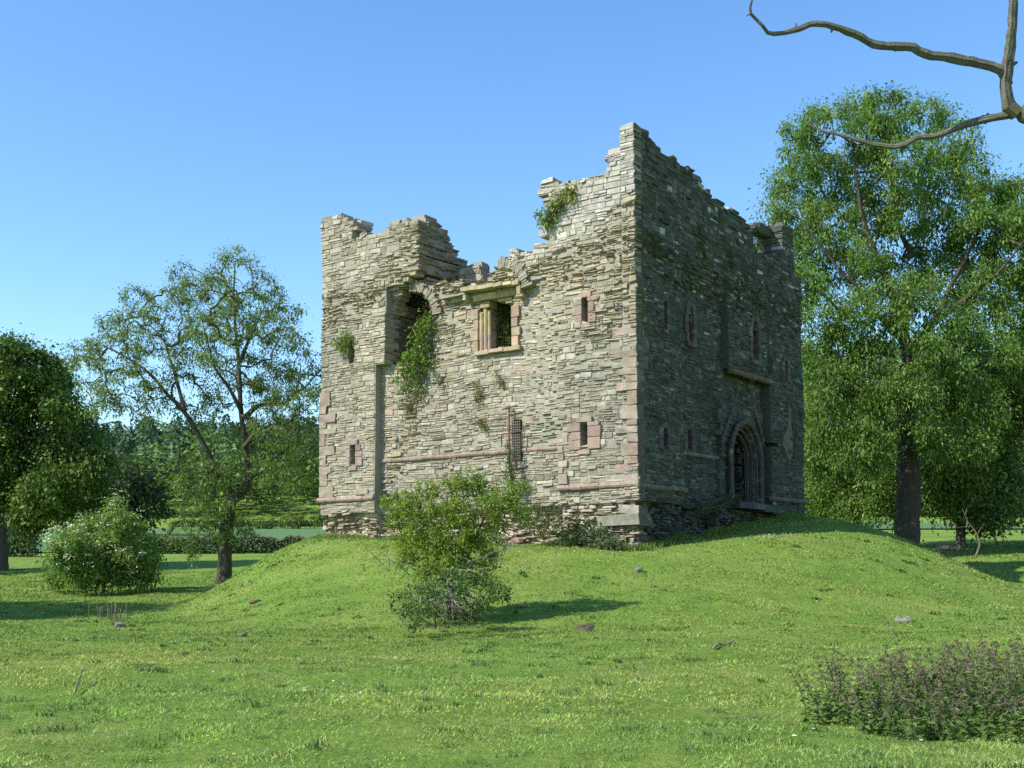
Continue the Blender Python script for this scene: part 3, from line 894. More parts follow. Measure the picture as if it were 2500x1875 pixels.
def doorway():
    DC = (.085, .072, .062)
    d = None
    acc = Acc()
    r = np.random.default_rng(9)
    for k in range(4):                                                # receding moulded orders
        o = .12 * k
        zz = np.concatenate([np.linspace(DOOR_Z, DOOR_SP, 6)[:-1], np.linspace(DOOR_SP, DOOR_AP - o * 1.1, 12)])
        w = pointed_w(zz, DOOR_W - o, DOOR_SP, DOOR_AP - o * 1.1); w[-1] = 0
        dep = .02 + .15 * k
        L = np.stack([np.full(len(zz), dep), DOOR_C - w, zz], -1); Rr = np.stack([np.full(len(zz), dep), DOOR_C + w, zz], -1)
        tube(acc, uvz(np.vstack([L, Rr[::-1][1:]])), np.full(2 * len(zz) - 1, .055 if k else .10), 8, DC, .05)
        tube(acc, uvz(np.vstack([L + [.08, .04, 0], Rr[::-1][1:] + [.08, -.04, 0]])), np.full(2 * len(zz) - 1, .035), 6, DC, .05)
    d = acc.build('doorway', M_RED, keep)
    d['label'] = 'pointed doorway with recessed mouldings in the shaded wall'
    # gable-shaped scars of a lost porch above the arch
    for pts in ([(6.75, 6.25), (7.3, 6.95), (7.9, 7.75), (8.3, 8.45)], [(10.75, 6.3), (10.3, 7.0), (9.9, 7.7), (9.5, 8.3)]):
        acc = Acc()
        P = spline([(.14, a, b) for a, b in pts], .15)
        tube(acc, uvz(P), .045 * r.uniform(.4, 1.3, len(P)), 6, (.095, .085, .07), .2)
        acc.build('gable_scar', M_RED, d)
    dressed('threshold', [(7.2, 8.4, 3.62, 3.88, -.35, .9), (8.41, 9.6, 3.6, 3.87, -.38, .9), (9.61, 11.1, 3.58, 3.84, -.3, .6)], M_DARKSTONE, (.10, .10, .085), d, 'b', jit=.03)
    acc = Acc()                                                       # open iron gate: frame post, rails and bars
    def bar(a, b, rr): tube(acc, uvz(np.array([a, (np.array(a) + np.array(b)) / 2, b])), np.full(3, rr), 6, (.30, .30, .29))
    bar((.75, 8.3, 3.95), (.75, 8.3, 6.35), .028)
    for z in (4.05, 6.25): bar((.75, 8.3, z), (1.75, 8.15, z), .012)
    for k in range(1, 7): bar((.75 + .14 * k, 8.3 - .02 * k, 4.0), (.75 + .14 * k, 8.3 - .02 * k, 6.2), .007)
    acc.build('gate', M_IRON, d)
    # pale patch of old render
    acc = Acc()
    pts = np.array([(12.9, 7.3), (12.45, 6.95), (12.3, 6.5), (12.6, 6.2), (13.0, 5.75), (13.35, 6.3), (13.4, 6.9), (13.2, 7.5), (13.25, 8.1), (13.05, 8.3)])
    c = pts.mean(0); m = len(pts)
    V = [(-.05, *c)] + [(-.04, *p) for p in pts] + [(.06, *p) for p in c + (pts - c) * 1.05]
    t = [(0, 1 + k, 1 + (k + 1) % m) for k in range(m)]
    q = [(1 + k, 1 + m + k, 1 + m + (k + 1) % m, 1 + (k + 1) % m) for k in range(m)]
    acc.add(uvz(np.array(V)), quads=q, tris=t, col=(.15, .128, .095))
    acc.build('render_patch', M_STONE, keep)
doorway()
# big foundation blocks at the near corner and a projecting ledge stone
dressed('corner_block', [(-.08, 1.5, 2.78, 3.16, -.10, .9), (.0, .75, 3.2, 3.5, .05, .7), (-.12, .7, 1.85, 2.15, -.12, .8), (.04, .9, 2.3, 2.5, .06, .7)], M_STONE, (.27, .25, .195), keep, 'a', jit=.055)

# ------------------------------------------------------------------ trees
def grow(limbs, targets, step=.45, bend=.12, seed=0, tip_r=.012, powr=.5, sag=0.0):
    """limbs: rows (x, y, z, r); targets are reached by twigs from the nearest wood"""
    r = np.random.default_rng(seed)
    cap = 400 + sum(len(l) for l in limbs) * 40 + len(targets) * 40
    P = np.zeros((cap, 3)); par = np.full(cap, -1); rad0 = np.zeros(cap); n = 0
    chains = []
    for li, l in enumerate(limbs):
        S = spline(l, step * .7)
        wob = np.cumsum(r.normal(size=(len(S), 3)) * .025 * step, 0)
        S[:, :3] += wob * np.linspace(0, 1, len(S))[:, None]
        if n:
            j = int(np.argmin(((P[:n] - S[0, :3]) ** 2).sum(1))); pr = j; ch = [j]
        else: pr = -1; ch = []
        for q in S:
            P[n] = q[:3]; rad0[n] = q[3]; par[n] = pr; pr = n; ch.append(n); n += 1
        chains.append((ch, True))
    nl = n
    T = np.asarray(targets)
    d0 = np.array([((P[:nl] - t) ** 2).sum(1).min() for t in T])
    tips = []
    for t in T[np.argsort(d0)]:
        D = ((P[:n] - t) ** 2).sum(1)
        j = int(np.argmin(D)); L = math.sqrt(D[j])
        if L < .08: continue
        m = max(2, int(L / step) + 1)
        p = P[j]
        mid = (p + t) / 2 + r.normal(size=3) * bend * L + np.array([0, 0, (.10 - sag) * L])
        ch = [j]; pr = j
        for k in range(1, m + 1):
            s = k / m
            P[n] = (1 - s) ** 2 * p + 2 * s * (1 - s) * mid + s * s * t
            if k < m: P[n] += r.normal(size=3) * .03 * step
            par[n] = pr; pr = n; ch.append(n); n += 1
        chains.append((ch, False)); tips.append(n - 1)
    cnt = np.zeros(n)
    has = np.zeros(n, bool); has[par[1:n][par[1:n] >= 0]] = True
    cnt[~has] = 1
    for i in range(n - 1, 0, -1):
        if par[i] >= 0: cnt[par[i]] += cnt[i]
    rad = np.maximum(tip_r * cnt ** powr, 0)
    rad = np.where(rad0[:n] > 0, np.maximum(rad0[:n], .0), rad)
    return P[:n], par[:n], rad, cnt, chains, np.array(tips)

def lobe_targets(lobes, dens, r, shell=.6):
    out = []
    for (c, rad) in lobes:
        rad = np.broadcast_to(np.asarray(rad, float), 3)
        n = max(3, int(dens * (rad.prod() ** (2 / 3))))
        v = unit(r.normal(size=(n, 3))) * (r.random((n, 1)) ** (1 / 3 * shell))
        out.append(c + v * rad)
    return np.concatenate(out)

def make_tree(name, label, cat, limbs, lobes, dens, leaf, cols, seed, group=None, nleaf=26, spread=.42, bark=None, barkcol=(.11, .095, .075), mat=None, tip_r=.012, sag=0, wood='trunk', crown='crown', step=.45, along=True, sides=8, bend=.12, drop=-.35, flat=.8, shell=.6, flowers=None, fill=.5):
    r = np.random.default_rng(seed)
    base = np.array(limbs[0][0][:3])
    root = empty(name, base, label, cat, group)
    T = lobe_targets(lobes, dens, r, shell)
    T = T[T[:, 2] > H(T[:, 0], T[:, 1]) + .1]
    P, par, rad, cnt, chains, tips = grow(limbs, T, step, bend, seed, tip_r, .5, sag)
    acc = Acc()
    for ch, limb in chains:
        ch = np.array(ch)
        if len(ch) < 2: continue
        R = rad[ch].copy()
        if not limb: R[0] = min(R[0], R[1] * 1.25)
        elif len(ch) > 2 and ch[0] < ch[1] - 1: R[0] = min(R[0], R[1] * 1.1)
        big = R.max() > .06
        tube(acc, P[ch], R, sides if limb else (6 if big else 4), np.array(barkcol) * r.uniform(.85, 1.15), .10 if limb and big else .05, cap=limb)
    acc.build(wood, bark or M_BARK, root, smooth=True)
    # leaf sprays along the thin wood
    thin = np.nonzero((cnt <= 3))[0] if along else tips
    thin = thin[thin > 0]
    C = np.concatenate([P[tips], P[thin][r.random(len(thin)) < fill]]) if along else P[tips]
    k = r.poisson(nleaf, len(C)).clip(2)
    cid = np.repeat(np.arange(len(C)), k)
    sz_ = r.uniform(.45, 1.45, len(C))[cid][:, None]
    off = r.normal(size=(len(cid), 3)) * spread * sz_ * np.array([1, 1, flat])
    c = C[cid] + off
    ok = c[:, 2] > H(c[:, 0], c[:, 1]) + .02
    c, off, cid = c[ok], off[ok], cid[ok]
    d = unit(off) * .6 + r.normal(size=off.shape) * .6 + np.array([0, 0, drop])
    sv = r.uniform(.7, 1.3, len(C))[cid] * r.uniform(.5, 1.4, len(c)); L = leaf[0] * sv; W = leaf[1] * sv * r.uniform(.8, 1.2, len(c))
    pal = palette(len(C), cols, r, .10)[cid] * r.uniform(.8, 1.2, (len(c), 1))
    acc = Acc()
    leaves(acc, c, d, L, W, pal, r)
    acc.build(crown, mat or M_LEAF, root)
    if flowers:
        nf, sz, fc, fcond = flowers
        acc = Acc()
        tp = P[tips]; tp = tp[fcond(tp)]
        if len(tp):
            cc = tp[r.integers(0, len(tp), nf)] + r.normal(size=(nf, 3)) * .2 + np.array([-.08, -.18, .16])
            m = 7
            c2 = np.repeat(cc, m, 0) + r.normal(size=(nf * m, 3)) * np.array([.09, .09, .02])
            leaves(acc, c2, r.normal(size=c2.shape) * np.array([1, 1, .25]), sz, sz * .9, np.asarray(fc) * r.uniform(.8, 1.1, (len(c2), 1)), r, up=1.5)
            acc.build('blossom', M_PETAL, root)
    print(name, 'twigs', len(tips), 'leaves', len(c))
    return root

def L_(pts, Y, r0, r1, dy=0.0, seed=0):
    """limb from frame points (2212-wide) at depth Y drifting dy metres deeper towards its end"""
    r = np.random.default_rng(seed)
    n = len(pts)
    rows = []
    for k, (x, y) in enumerate(pts):
        t = k / max(1, n - 1)
        p = atd(x, y, Y + dy * t)
        rows.append((*p, r0 + (r1 - r0) * t ** .8))
    return rows
def lobes_(lst, Y, squash=1.0, back=0.0):
    out = []
    s = Y * KD / F_PX
    for k, row in enumerate(lst):
        x, y, rp = row[:3]
        dy = row[3] if len(row) > 3 else ((k * 0.618) % 1 - .5) * 5 + back
        out.append((atd(x, y, Y + dy), (rp * s * 1.0, rp * s * 1.05, rp * s * squash)))
    return out
ASH = [(0.122, 0.194, 0.051), (0.159, 0.237, 0.064), (0.201, 0.273, 0.086), (0.144, 0.216, 0.071)]
ASH2 = [(0.086, 0.164, 0.035), (0.125, 0.227, 0.047), (0.164, 0.265, 0.062), (0.203, 0.296, 0.078)]
OAK = [(0.066, 0.121, 0.025), (0.1, 0.169, 0.034), (0.135, 0.201, 0.04)]

def left_ash():
    Y = 60
    b = gnd(*atd(483, 1250, Y)[:2])
    limbs = [[(*(b - [0, 0, .3]), .56), (*(b + [0, 0, .15]), .44)] + L_([(486, 1190), (490, 1130), (500, 1085), (512, 1068)], Y, .36, .31),
             L_([(512, 1068), (537, 1040), (531, 960), (522, 880), (520, 800), (515, 720), (512, 640), (516, 560)], Y, .25, .035, .8),
             L_([(508, 1072), (470, 1010), (440, 950), (400, 880), (370, 850), (330, 800), (280, 765), (230, 740)], Y, .20, .035, -1.8),
             L_([(400, 880), (388, 830), (375, 780), (358, 730), (325, 690)], Y - .9, .13, .025, 2.0),
             L_([(533, 895), (560, 872), (610, 868), (650, 845), (700, 790)], Y + .2, .17, .03, 2.5),
             L_([(530, 960), (560, 925), (605, 912), (665, 940)], Y, .15, .03, -2.2),
             L_([(522, 880), (498, 835), (468, 790), (452, 740), (430, 660)], Y, .13, .025, -1.6),
             L_([(519, 780), (550, 710), (590, 630)], Y, .12, .025, 1.6),
             L_([(470, 1010), (440, 1020), (410, 1050)], Y - .3, .06, .02, -1.0),
             L_([(537, 1030), (580, 1010), (640, 1000)], Y, .09, .02, 1.5)]
    lobes = lobes_([(515, 590, 62), (470, 640, 60), (560, 640, 60), (430, 620, 50), (395, 590, 35), (600, 690, 60), (370, 680, 70), (300, 710, 60), (255, 690, 40), (250, 760, 60), (200, 790, 45), (620, 760, 65), (665, 800, 60), (480, 730, 70), (420, 770, 60), (340, 790, 55), (560, 790, 55), (270, 830, 60, -2), (225, 860, 40, -2), (330, 860, 40, -2),
                    (600, 930, 60, -1.5), (655, 960, 50), (640, 1020, 40), (560, 1020, 40), (600, 1060, 30), (410, 1040, 40, -1), (430, 1100, 45, -1), (390, 1140, 30, -1.5), (480, 1010, 40), (470, 1130, 35, -.8), (500, 1100, 35, -.8), (410, 1180, 25, -1.5), (520, 1140, 28, -.6), (480, 830, 50, 1), (560, 850, 45, 1), (600, 830, 50), (620, 870, 45), (380, 850, 40, 1), (450, 880, 40, 2), (670, 880, 45), (430, 720, 50), (500, 690, 55), (300, 640, 35), (180, 750, 30), (540, 930, 40, 1.5), (570, 960, 40)], Y)
    t = make_tree('ash_tree', 'thinly leaved ash tree with a forked leaning trunk left of the keep', 'tree', limbs, [(c_, np.asarray(q_) * .95) for c_, q_ in lobes], 27, (.14, .06), ASH, 101, nleaf=26, spread=.19, fill=.22, shell=.5, barkcol=(.075, .066, .046), tip_r=.016, sag=-.02)
    return t
left_ash()

def right_ash():
    Y = 60
    b = gnd(*atd(1957, 1180, Y)[:2])
    limbs = [[(*(b - [0, 0, .3]), .82), (*(b + [0, 0, .2]), .70)] + L_([(1962, 1060), (1964, 960), (1963, 870), (1966, 800)], Y, .62, .5),
             L_([(1966, 800), (1948, 690), (1918, 610), (1892, 540), (1872, 470), (1862, 400), (1850, 320)], Y, .36, .04, -1.5),
             L_([(1966, 800), (1972, 650), (1966, 560), (1977, 480), (1996, 450), (2040, 420), (2060, 360), (2055, 310)], Y, .36, .04, 1.5),
             L_([(1950, 740), (1920, 705), (1885, 682), (1835, 690), (1780, 640), (1735, 622)], Y, .24, .03, -3.0),
             L_([(1885, 684), (1868, 640), (1820, 590), (1785, 540), (1740, 480)], Y - 1.2, .15, .03, 0),
             L_([(1966, 780), (2020, 700), (2060, 620), (2100, 540), (2130, 450)], Y, .28, .04, -1.5),
             L_([(2005, 715), (2090, 655), (2160, 600), (2215, 530)], Y - .6, .2, .03, -2.5),
             L_([(1975, 560), (1940, 480), (1935, 380), (1930, 280)], Y + .8, .17, .03, 1.5),
             L_([(1900, 560), (1850, 500), (1800, 450), (1760, 380)], Y - .6, .15, .03, 2.5),
             L_([(1966, 850), (2010, 800), (2060, 790), (2110, 830)], Y, .16, .03, -3.0),
             L_([(1964, 880), (1900, 840), (1840, 850), (1790, 900)], Y, .16, .03, -2.5),
             L_([(1962, 940), (1910, 920), (1850, 960)], Y, .1, .02, -2.5)]
    lobes = lobes_([(1925, 255, 60), (1850, 250, 45), (1880, 300, 60), (2000, 270, 60), (2070, 310, 60), (1770, 280, 45), (1720, 290, 30), (1740, 350, 50), (1700, 400, 45), (1670, 470, 35), (1680, 540, 40), (1790, 400, 70), (1870, 390, 70), (1960, 370, 70), (2040, 400, 70), (2110, 390, 50), (2150, 440, 60), (2210, 440, 55), (2250, 500, 70), (1730, 480, 65), (1800, 500, 75), (1720, 560, 45), (1890, 480, 60), (1960, 470, 60), (2030, 520, 65), (2110, 530, 70), (2190, 560, 70), (1800, 590, 60), (1880, 600, 60), (1960, 590, 60), (2050, 620, 70), (2130, 640, 70), (2200, 640, 50),
                    (1780, 690, 60, -2), (1830, 740, 60, -1.5), (1760, 790, 55, -1.5), (1880, 780, 55, -2), (1820, 850, 70, -2), (1900, 860, 50, -2.5), (1770, 920, 55, -1.5), (1840, 960, 65, -2.5), (1900, 960, 45, -2.5), (2040, 720, 60, -2.5), (2100, 730, 55, -2), (2060, 800, 50, -3), (2120, 860, 45, -3), (2150, 900, 30, -3), (2180, 700, 50), (2240, 620, 60), (2250, 720, 60, -1), (2220, 790, 50, -2), (2160, 790, 50, -2.5), (2090, 470, 50, -2), (2000, 640, 50, -3), (2010, 760, 45, -3.5), (1990, 850, 40, -3.5), (1940, 700, 40, -3), (2260, 430, 50), (2190, 500, 50, -2), (1690, 640, 35), (1730, 620, 45, -2), (1955, 830, 36, -3), (1925, 870, 36, -3), (1990, 930, 34, -3), (2045, 960, 50, -2.5), (2110, 960, 45, -2.5), (1890, 1000, 36, -2.5), (1860, 690, 45, -2.5), (1915, 650, 45, -2.5), (1870, 560, 40, -2)], Y, 1.0, .8)
    t = make_tree('ash_tree', 'tall full crowned ash tree with a thick straight trunk right of the keep', 'tree', limbs, [(c_, np.asarray(q_) * .86) for c_, q_ in lobes], 22, (.18, .075), ASH2, 102, nleaf=56, spread=.28, fill=.3, shell=.45, flat=1.05, drop=-.6, barkcol=(.07, .058, .046), tip_r=.016)
right_ash()

def more_trees():
    # low, shaded trees just behind the big ash
    Y = 65
    b = gnd(*atd(2075, 1150, Y)[:2])
    make_tree('sycamore_tree', 'dark shaded leafy tree behind the big ash trunk, at its right', 'tree',
              [[(*(b - [0, 0, .3]), .3), (*(b + [0, 0, 2]), .24), (*atd(2080, 950, Y), .16), (*atd(2085, 820, Y), .05)]],
              lobes_([(2080, 830, 80), (2150, 840, 70), (2200, 890, 60), (2050, 920, 70), (2130, 950, 80), (2060, 1010, 70), (2150, 1040, 60), (2090, 1090, 60), (2030, 1080, 50), (2180, 1080, 45), (2140, 1120, 40)], Y), 14, (.19, .12), OAK, 103, nleaf=60, spread=.5, mat=M_LEAFD)
    Y = 66
    b = gnd(*atd(1850, 1130, Y)[:2])
    make_tree('sycamore_tree', 'low bushy tree filling the gap between the keep and the ash trunk', 'tree',
              [[(*(b - [0, 0, .3]), .2), (*(b + [0, 0, 1.2]), .16), (*atd(1850, 1000, Y), .1), (*atd(1840, 900, Y), .04)]],
              lobes_([(1790, 840, 60), (1760, 900, 55), (1770, 980, 55), (1840, 1000, 60), (1790, 1060, 55), (1870, 1070, 50), (1920, 1040, 50), (1920, 1100, 35), (1850, 900, 60), (1760, 1110, 40), (1830, 1120, 40), (1750, 760, 40)], Y), 16, (.16, .10), ASH2, 104, nleaf=56, spread=.45)
    # oak at the left edge
    Y = 72
    b = gnd(*atd(2, 1150, Y)[:2])
    make_tree('oak_tree', 'dense dark green oak tree cut by the left edge', 'tree',
              [[(*(b - [0, 0, .3]), .5), (*(b + [0, 0, 1.2]), .42), (*atd(3, 1000, Y), .32), (*atd(10, 880, Y), .2), (*atd(15, 780, Y), .06)],
               L_([(3, 1020), (60, 960), (120, 930), (180, 960)], Y, .18, .03, -1), L_([(5, 980), (-60, 900), (-120, 860)], Y, .18, .03, -2), L_([(10, 900), (70, 840), (110, 790)], Y, .13, .03, 1)],
              lobes_([(25, 770, 48), (-40, 800, 70), (80, 790, 45), (110, 830, 50), (30, 850, 60), (150, 870, 40), (100, 910, 60), (-10, 900, 60), (170, 940, 45), (130, 990, 60), (200, 1000, 35), (50, 970, 60), (190, 1050, 40), (100, 1060, 55), (30, 1040, 50), (-40, 1010, 70), (150, 1090, 35), (-80, 900, 80), (60, 1110, 30)], Y), 14, (.2, .14), OAK, 105, nleaf=90, spread=.42, fill=.3, shell=.5, mat=M_LEAFD)
    # elder in flower
    Y = 52
    b = gnd(*atd(220, 1250, Y)[:2])
    make_tree('elder_bush', 'rounded elder bush with creamy white flower heads on the meadow', 'bush',
              [[(*(b - [0, 0, .2]), .12), (*(b + [.1, 0, .8]), .09), (*(b + [.3, .2, 1.8]), .04)], [(*(b + [.1, 0, .3]), .08), (*(b + [-.8, 0, 1.2]), .05), (*(b + [-1.4, .3, 2]), .02)], [(*(b + [.1, 0, .3]), .08), (*(b + [.9, 0, 1.0]), .05), (*(b + [1.5, -.3, 1.7]), .02)]],
              lobes_([(150, 1180, 45), (210, 1150, 50), (260, 1120, 40), (290, 1160, 42), (240, 1190, 50), (180, 1210, 45), (130, 1220, 35), (290, 1210, 45), (320, 1200, 25), (250, 1085, 18), (230, 1230, 35, -1), (300, 1240, 25, -1), (110, 1235, 18), (170, 1240, 25, -1)], Y), 50, (.13, .08), ASH2, 106, nleaf=34, spread=.2, step=.3, wood='stem', crown='foliage', shell=.8,
              flowers=(430, .08, (.78, .76, .60), lambda p: (p[:, 2] > b[2] + .9) & (p[:, 1] < 52.4)))
    # trees outside the frame on the left whose shade reaches the meadow
    for k, (x, y, s, nm) in enumerate(((-27, 36, 1.35, 'round meadow tree casting its shade over the hollow on the left'), (-42, 66, 1.2, 'round meadow tree shading the far strip of grass on the left'))):
        b = gnd(x, y)
        make_tree('meadow_tree', nm, 'tree', [[(*(b - [0, 0, .3]), .4), (*(b + [0, 0, 2]), .32), (*(b + [.2, 0, 5]), .2), (*(b + [0, .3, 8]), .05)]],
                  [(b + np.array(o) * s, rr * s) for o, rr in (((0, 0, 8), 2.2), ((1.8, .5, 6.2), 2.2), ((-1.8, .4, 6), 2.2), ((0, 2, 5.5), 2), ((.3, -2, 5.6), 2), ((0, 0, 4.2), 2.2))], 4, (.26, .18), OAK, 110 + k, nleaf=60, spread=.5, mat=M_LEAFD)
    # far round tree in front of the wood, small pale bushes by the far hedge
    Y = 150
    b = gnd(*atd(280, 1120, Y)[:2])
    make_tree('round_tree', 'dark rounded tree in front of the far wood, beside the oak', 'tree', [[(*(b - [0, 0, .3]), .5), (*(b + [0, 0, 4]), .4), (*(b + [0, 0, 9]), .1)]],
              lobes_([(280, 1020, 40), (250, 1050, 40), (310, 1050, 35), (280, 1080, 45), (235, 1090, 30), (325, 1090, 25), (290, 1110, 30), (250, 1120, 30)], Y), 3, (.55, .42), [(.03, .055, .018), (.045, .075, .022)], 112, nleaf=18, spread=1.0, mat=M_LEAFD)
    Y = 195
    for k, (px, py, rp, lab) in enumerate(((630, 1118, 18, 'pale green round bush at the far edge of the crop field'), (570, 1128, 12, 'small low bush left of the pale bush at the far field edge'), (700, 1110, 16, 'pale bush at the far field edge close to the keep wall'))):
        b = gnd(*atd(px, 1134, Y)[:2])
        make_tree('far_bush', lab, 'bush', [[(*(b - [0, 0, .3]), .15), (*(b + [0, 0, 1]), .1), (*(b + [0, 0, 1.8]), .04)]],
                  lobes_([(px, py, rp), (px - rp * .7, py + rp * .5, rp * .7), (px + rp * .7, py + rp * .5, rp * .7)], Y), 6, (.4, .3), [(.09, .14, .04), (.11, .16, .05)], 113 + k, nleaf=14, spread=.5, wood='stem', crown='foliage')
more_trees()

def hedge(name, label, p0, p1, h, w, cols, seed, size=.16, n=9000, top=None):
    r = np.random.default_rng(seed)
    p0, p1 = np.array(p0, float), np.array(p1, float)
    t = r.random(n); ax = p1 - p0; L = np.linalg.norm(ax); ax = ax / L; nx = np.array([-ax[1], ax[0]])
    a = r.uniform(0, math.pi, n); q = np.sqrt(r.random(n)) ** .6
    xy = p0 + np.outer(t * L, ax) + np.outer(np.cos(a) * q * w / 2, nx)
    hh = h * (1 + .2 * vnoise(np.stack([t * L, t * 0], -1), 1.2, seed) + .12 * vnoise(np.stack([t * L, t * 0], -1), .35, seed))
    zz = np.sin(a) * q * hh
    c = np.stack([xy[:, 0], xy[:, 1], H(xy[:, 0], xy[:, 1]) + zz], -1)
    col = palette(n, cols, r)
    if top is not None:
        col = np.where(((zz > .78 * hh) & (r.random(n) < .7))[:, None], np.asarray(top) * r.uniform(.7, 1.2, (n, 1)), col)
    m0 = (*((p0 + p1) / 2), float(H(*((p0 + p1) / 2))))
    acc = Acc()
    leaves(acc, c, r.normal(size=(n, 3)) + [0, 0, .3], size * r.uniform(.7, 1.4, n), size * .7, col, r)
    for s in np.arange(.2, L, L / 60):
        x, y = p0 + ax * s; z = float(H(x, y))
        tube(acc, np.array([(x, y, z - .1), (x + r.normal() * .1, y, z + h * .4), (x + r.normal() * .2, y, z + h * .8)]), np.array([.04, .03, .015]), 4, (.09, .075, .055))
    tag(acc.build(name, M_LEAFD, None, origin=m0), label, 'hedge')
hedge('hedge', 'long dark clipped field hedge with a brownish top behind the ash trunk', (-36, 91), (-2, 91), 1.35, 1.6, [(.035, .06, .018), (.055, .085, .022)], 120, .2, 16000, (.15, .11, .07))
hedge('hedge', 'low far hedge bounding the crop field below the wood', (-62, 203), (-8, 203), 1.0, 2.0, [(.045, .075, .025), (.06, .095, .03)], 121, .42, 7000)
hedge('hedge', 'shaggy hedge below the oak at the left edge', (-56, 88), (-37.5, 88), 2.2, 2.2, [(.05, .085, .02), (.08, .12, .03)], 122, .22, 12000)

def woodland():
    r = np.random.default_rng(130)
    n = 1500
    x = r.uniform(-190, 240, n); y = 213 + 265 * r.random(n) ** 1.35
    y = y + np.where(x > 40, -20, 0)
    z = H(x, y)
    con = (vnoise(np.stack([x, y], -1), 45, 3) > .15) & (y > 235)
    h = np.where(con, r.uniform(13, 20, n), r.uniform(10, 17, n)); R = np.where(con, h * .19, h * .42)
    m = 300
    t = r.random((n, m)) ** .8
    a = r.uniform(0, 6.283, (n, m))
    rr = np.where(con[:, None], (1 - t) ** .75, np.sqrt(np.clip(1 - (2 * t - 1) ** 2, 0, 1))) * R[:, None] * r.uniform(.55, 1.08, (n, m))
    zt = np.where(con[:, None], .08 + .95 * t, .2 + .8 * t) * h[:, None]
    c = np.stack([x[:, None] + rr * np.cos(a), y[:, None] + rr * np.sin(a), z[:, None] + zt], -1).reshape(-1, 3)
    d = np.stack([np.cos(a), np.sin(a), np.where(con[:, None], -.35, .2) + 0 * a], -1).reshape(-1, 3) + r.normal(size=(n * m, 3)) * .35
    cc = np.where(con[:, None], palette(n, [(.075, .13, .075), (.095, .15, .08), (.085, .145, .09)], r), palette(n, [(.10, .165, .05), (.13, .20, .06)], r))
    acc = Acc()
    s = np.repeat(np.where(con, .95, 1.05), m) * r.uniform(.6, 1.3, n * m)
    leaves(acc, c, d, s, s * .7, np.repeat(cc, m, 0) * r.uniform(.85, 1.15, (n * m, 1)), r)
    o = acc.build('woodland', M_LEAFD, None)
    tag(o, 'distant dark conifer wood covering the hillside behind the field', 'wood', kind='stuff')
woodland()

# ------------------------------------------------------------------ dead tree leaning in from the right edge
def dead_tree():
    Y = 12.0
    b = gnd(7.6, 12.6)
    root = empty('dead_tree', b, 'bare dead tree whose twisting branches reach in from the right edge', 'tree')
    def zl(pts, r0, r1, Y0, Y1):
        n = len(pts); out = []
        for k, (x, y) in enumerate(pts):
            t = k / (n - 1); p = at(1800 + x * .42195, y * .42195, Y0 + (Y1 - Y0) * t)
            out.append((*p, r0 * (1 - t) + r1 * t))
        return spline(out, .07)
    fork = at(1800 + 1640 * .42195, 668 * .42195, Y)
    acc = Acc()
    S = spline([(*(b - [0, 0, .2]), .34), (*(b + [-.1, 0, 1.6]), .27), (b[0] - .35, 12.3, 3.6, .2), (fork[0] + .75, 12.1, fork[2] - .35, .15), (*(fork + [.06, 0, -.02]), .105)], .12)
    tube(acc, S[:, :3], S[:, 3], 12, (.19, .175, .15), .10)
    acc.build('trunk', M_DEADWOOD, root, smooth=True)
    def branch(S, stubs=()):
        a = Acc()
        tw = vnoise(S[:, :3], .3, 4) * .16 + rng.uniform(-.10, .10, len(S)) + 1
        P = S[:, :3] + rng.normal(size=(len(S), 3)) * .004
        tube(a, P, S[:, 3] * tw, 16, (.185, .175, .14), .05, ridge=.13)
        for i, d in stubs:
            i = min(int(i * len(S)), len(S) - 2)
            q = S[i, :3]
            tube(a, np.array([q, q + np.array(d) * .5, q + np.array(d)]), np.array([.7, .5, .25]) * S[i, 3], 6, (.17, .15, .13), .1)
        a.build('branch', M_DEADWOOD, root)
    branch(zl([(1640, 690), (1590, 640), (1575, 560), (1580, 450), (1596, 330), (1612, 180), (1622, 0), (1632, -140), (1625, -260)], .085, .022, Y, Y - .1), [(.28, (.11, 0, .05)), (.30, (.05, -.03, .12))])
    branch(zl([(1585, 520), (1555, 440), (1450, 395), (1300, 365), (1190, 345), (1110, 330), (1040, 295), (960, 285), (850, 285), (770, 255), (700, 215), (620, 180), (540, 160), (480, 150), (400, 175), (290, 205), (200, 205), (170, 160), (105, 90), (100, 60), (115, 0), (125, -60)], .052, .008, Y, Y - .7), [(.42, (-.05, 0, -.06)), (.64, (-.02, 0, -.07)), (.75, (0, 0, .07)), (.915, (-.05, 0, -.03)), (.36, (-.06, 0, -.03))])
    branch(zl([(1660, 690), (1620, 685), (1540, 700), (1420, 725), (1300, 760), (1180, 805), (1050, 820), (990, 855), (930, 870), (850, 860), (750, 840), (620, 800), (500, 770), (440, 735)], .047, .012, Y, Y + .5), [(.17, (.02, 0, .07)), (.19, (-.02, 0, -.05)), (.99, (-.05, 0, .05))])
dead_tree()

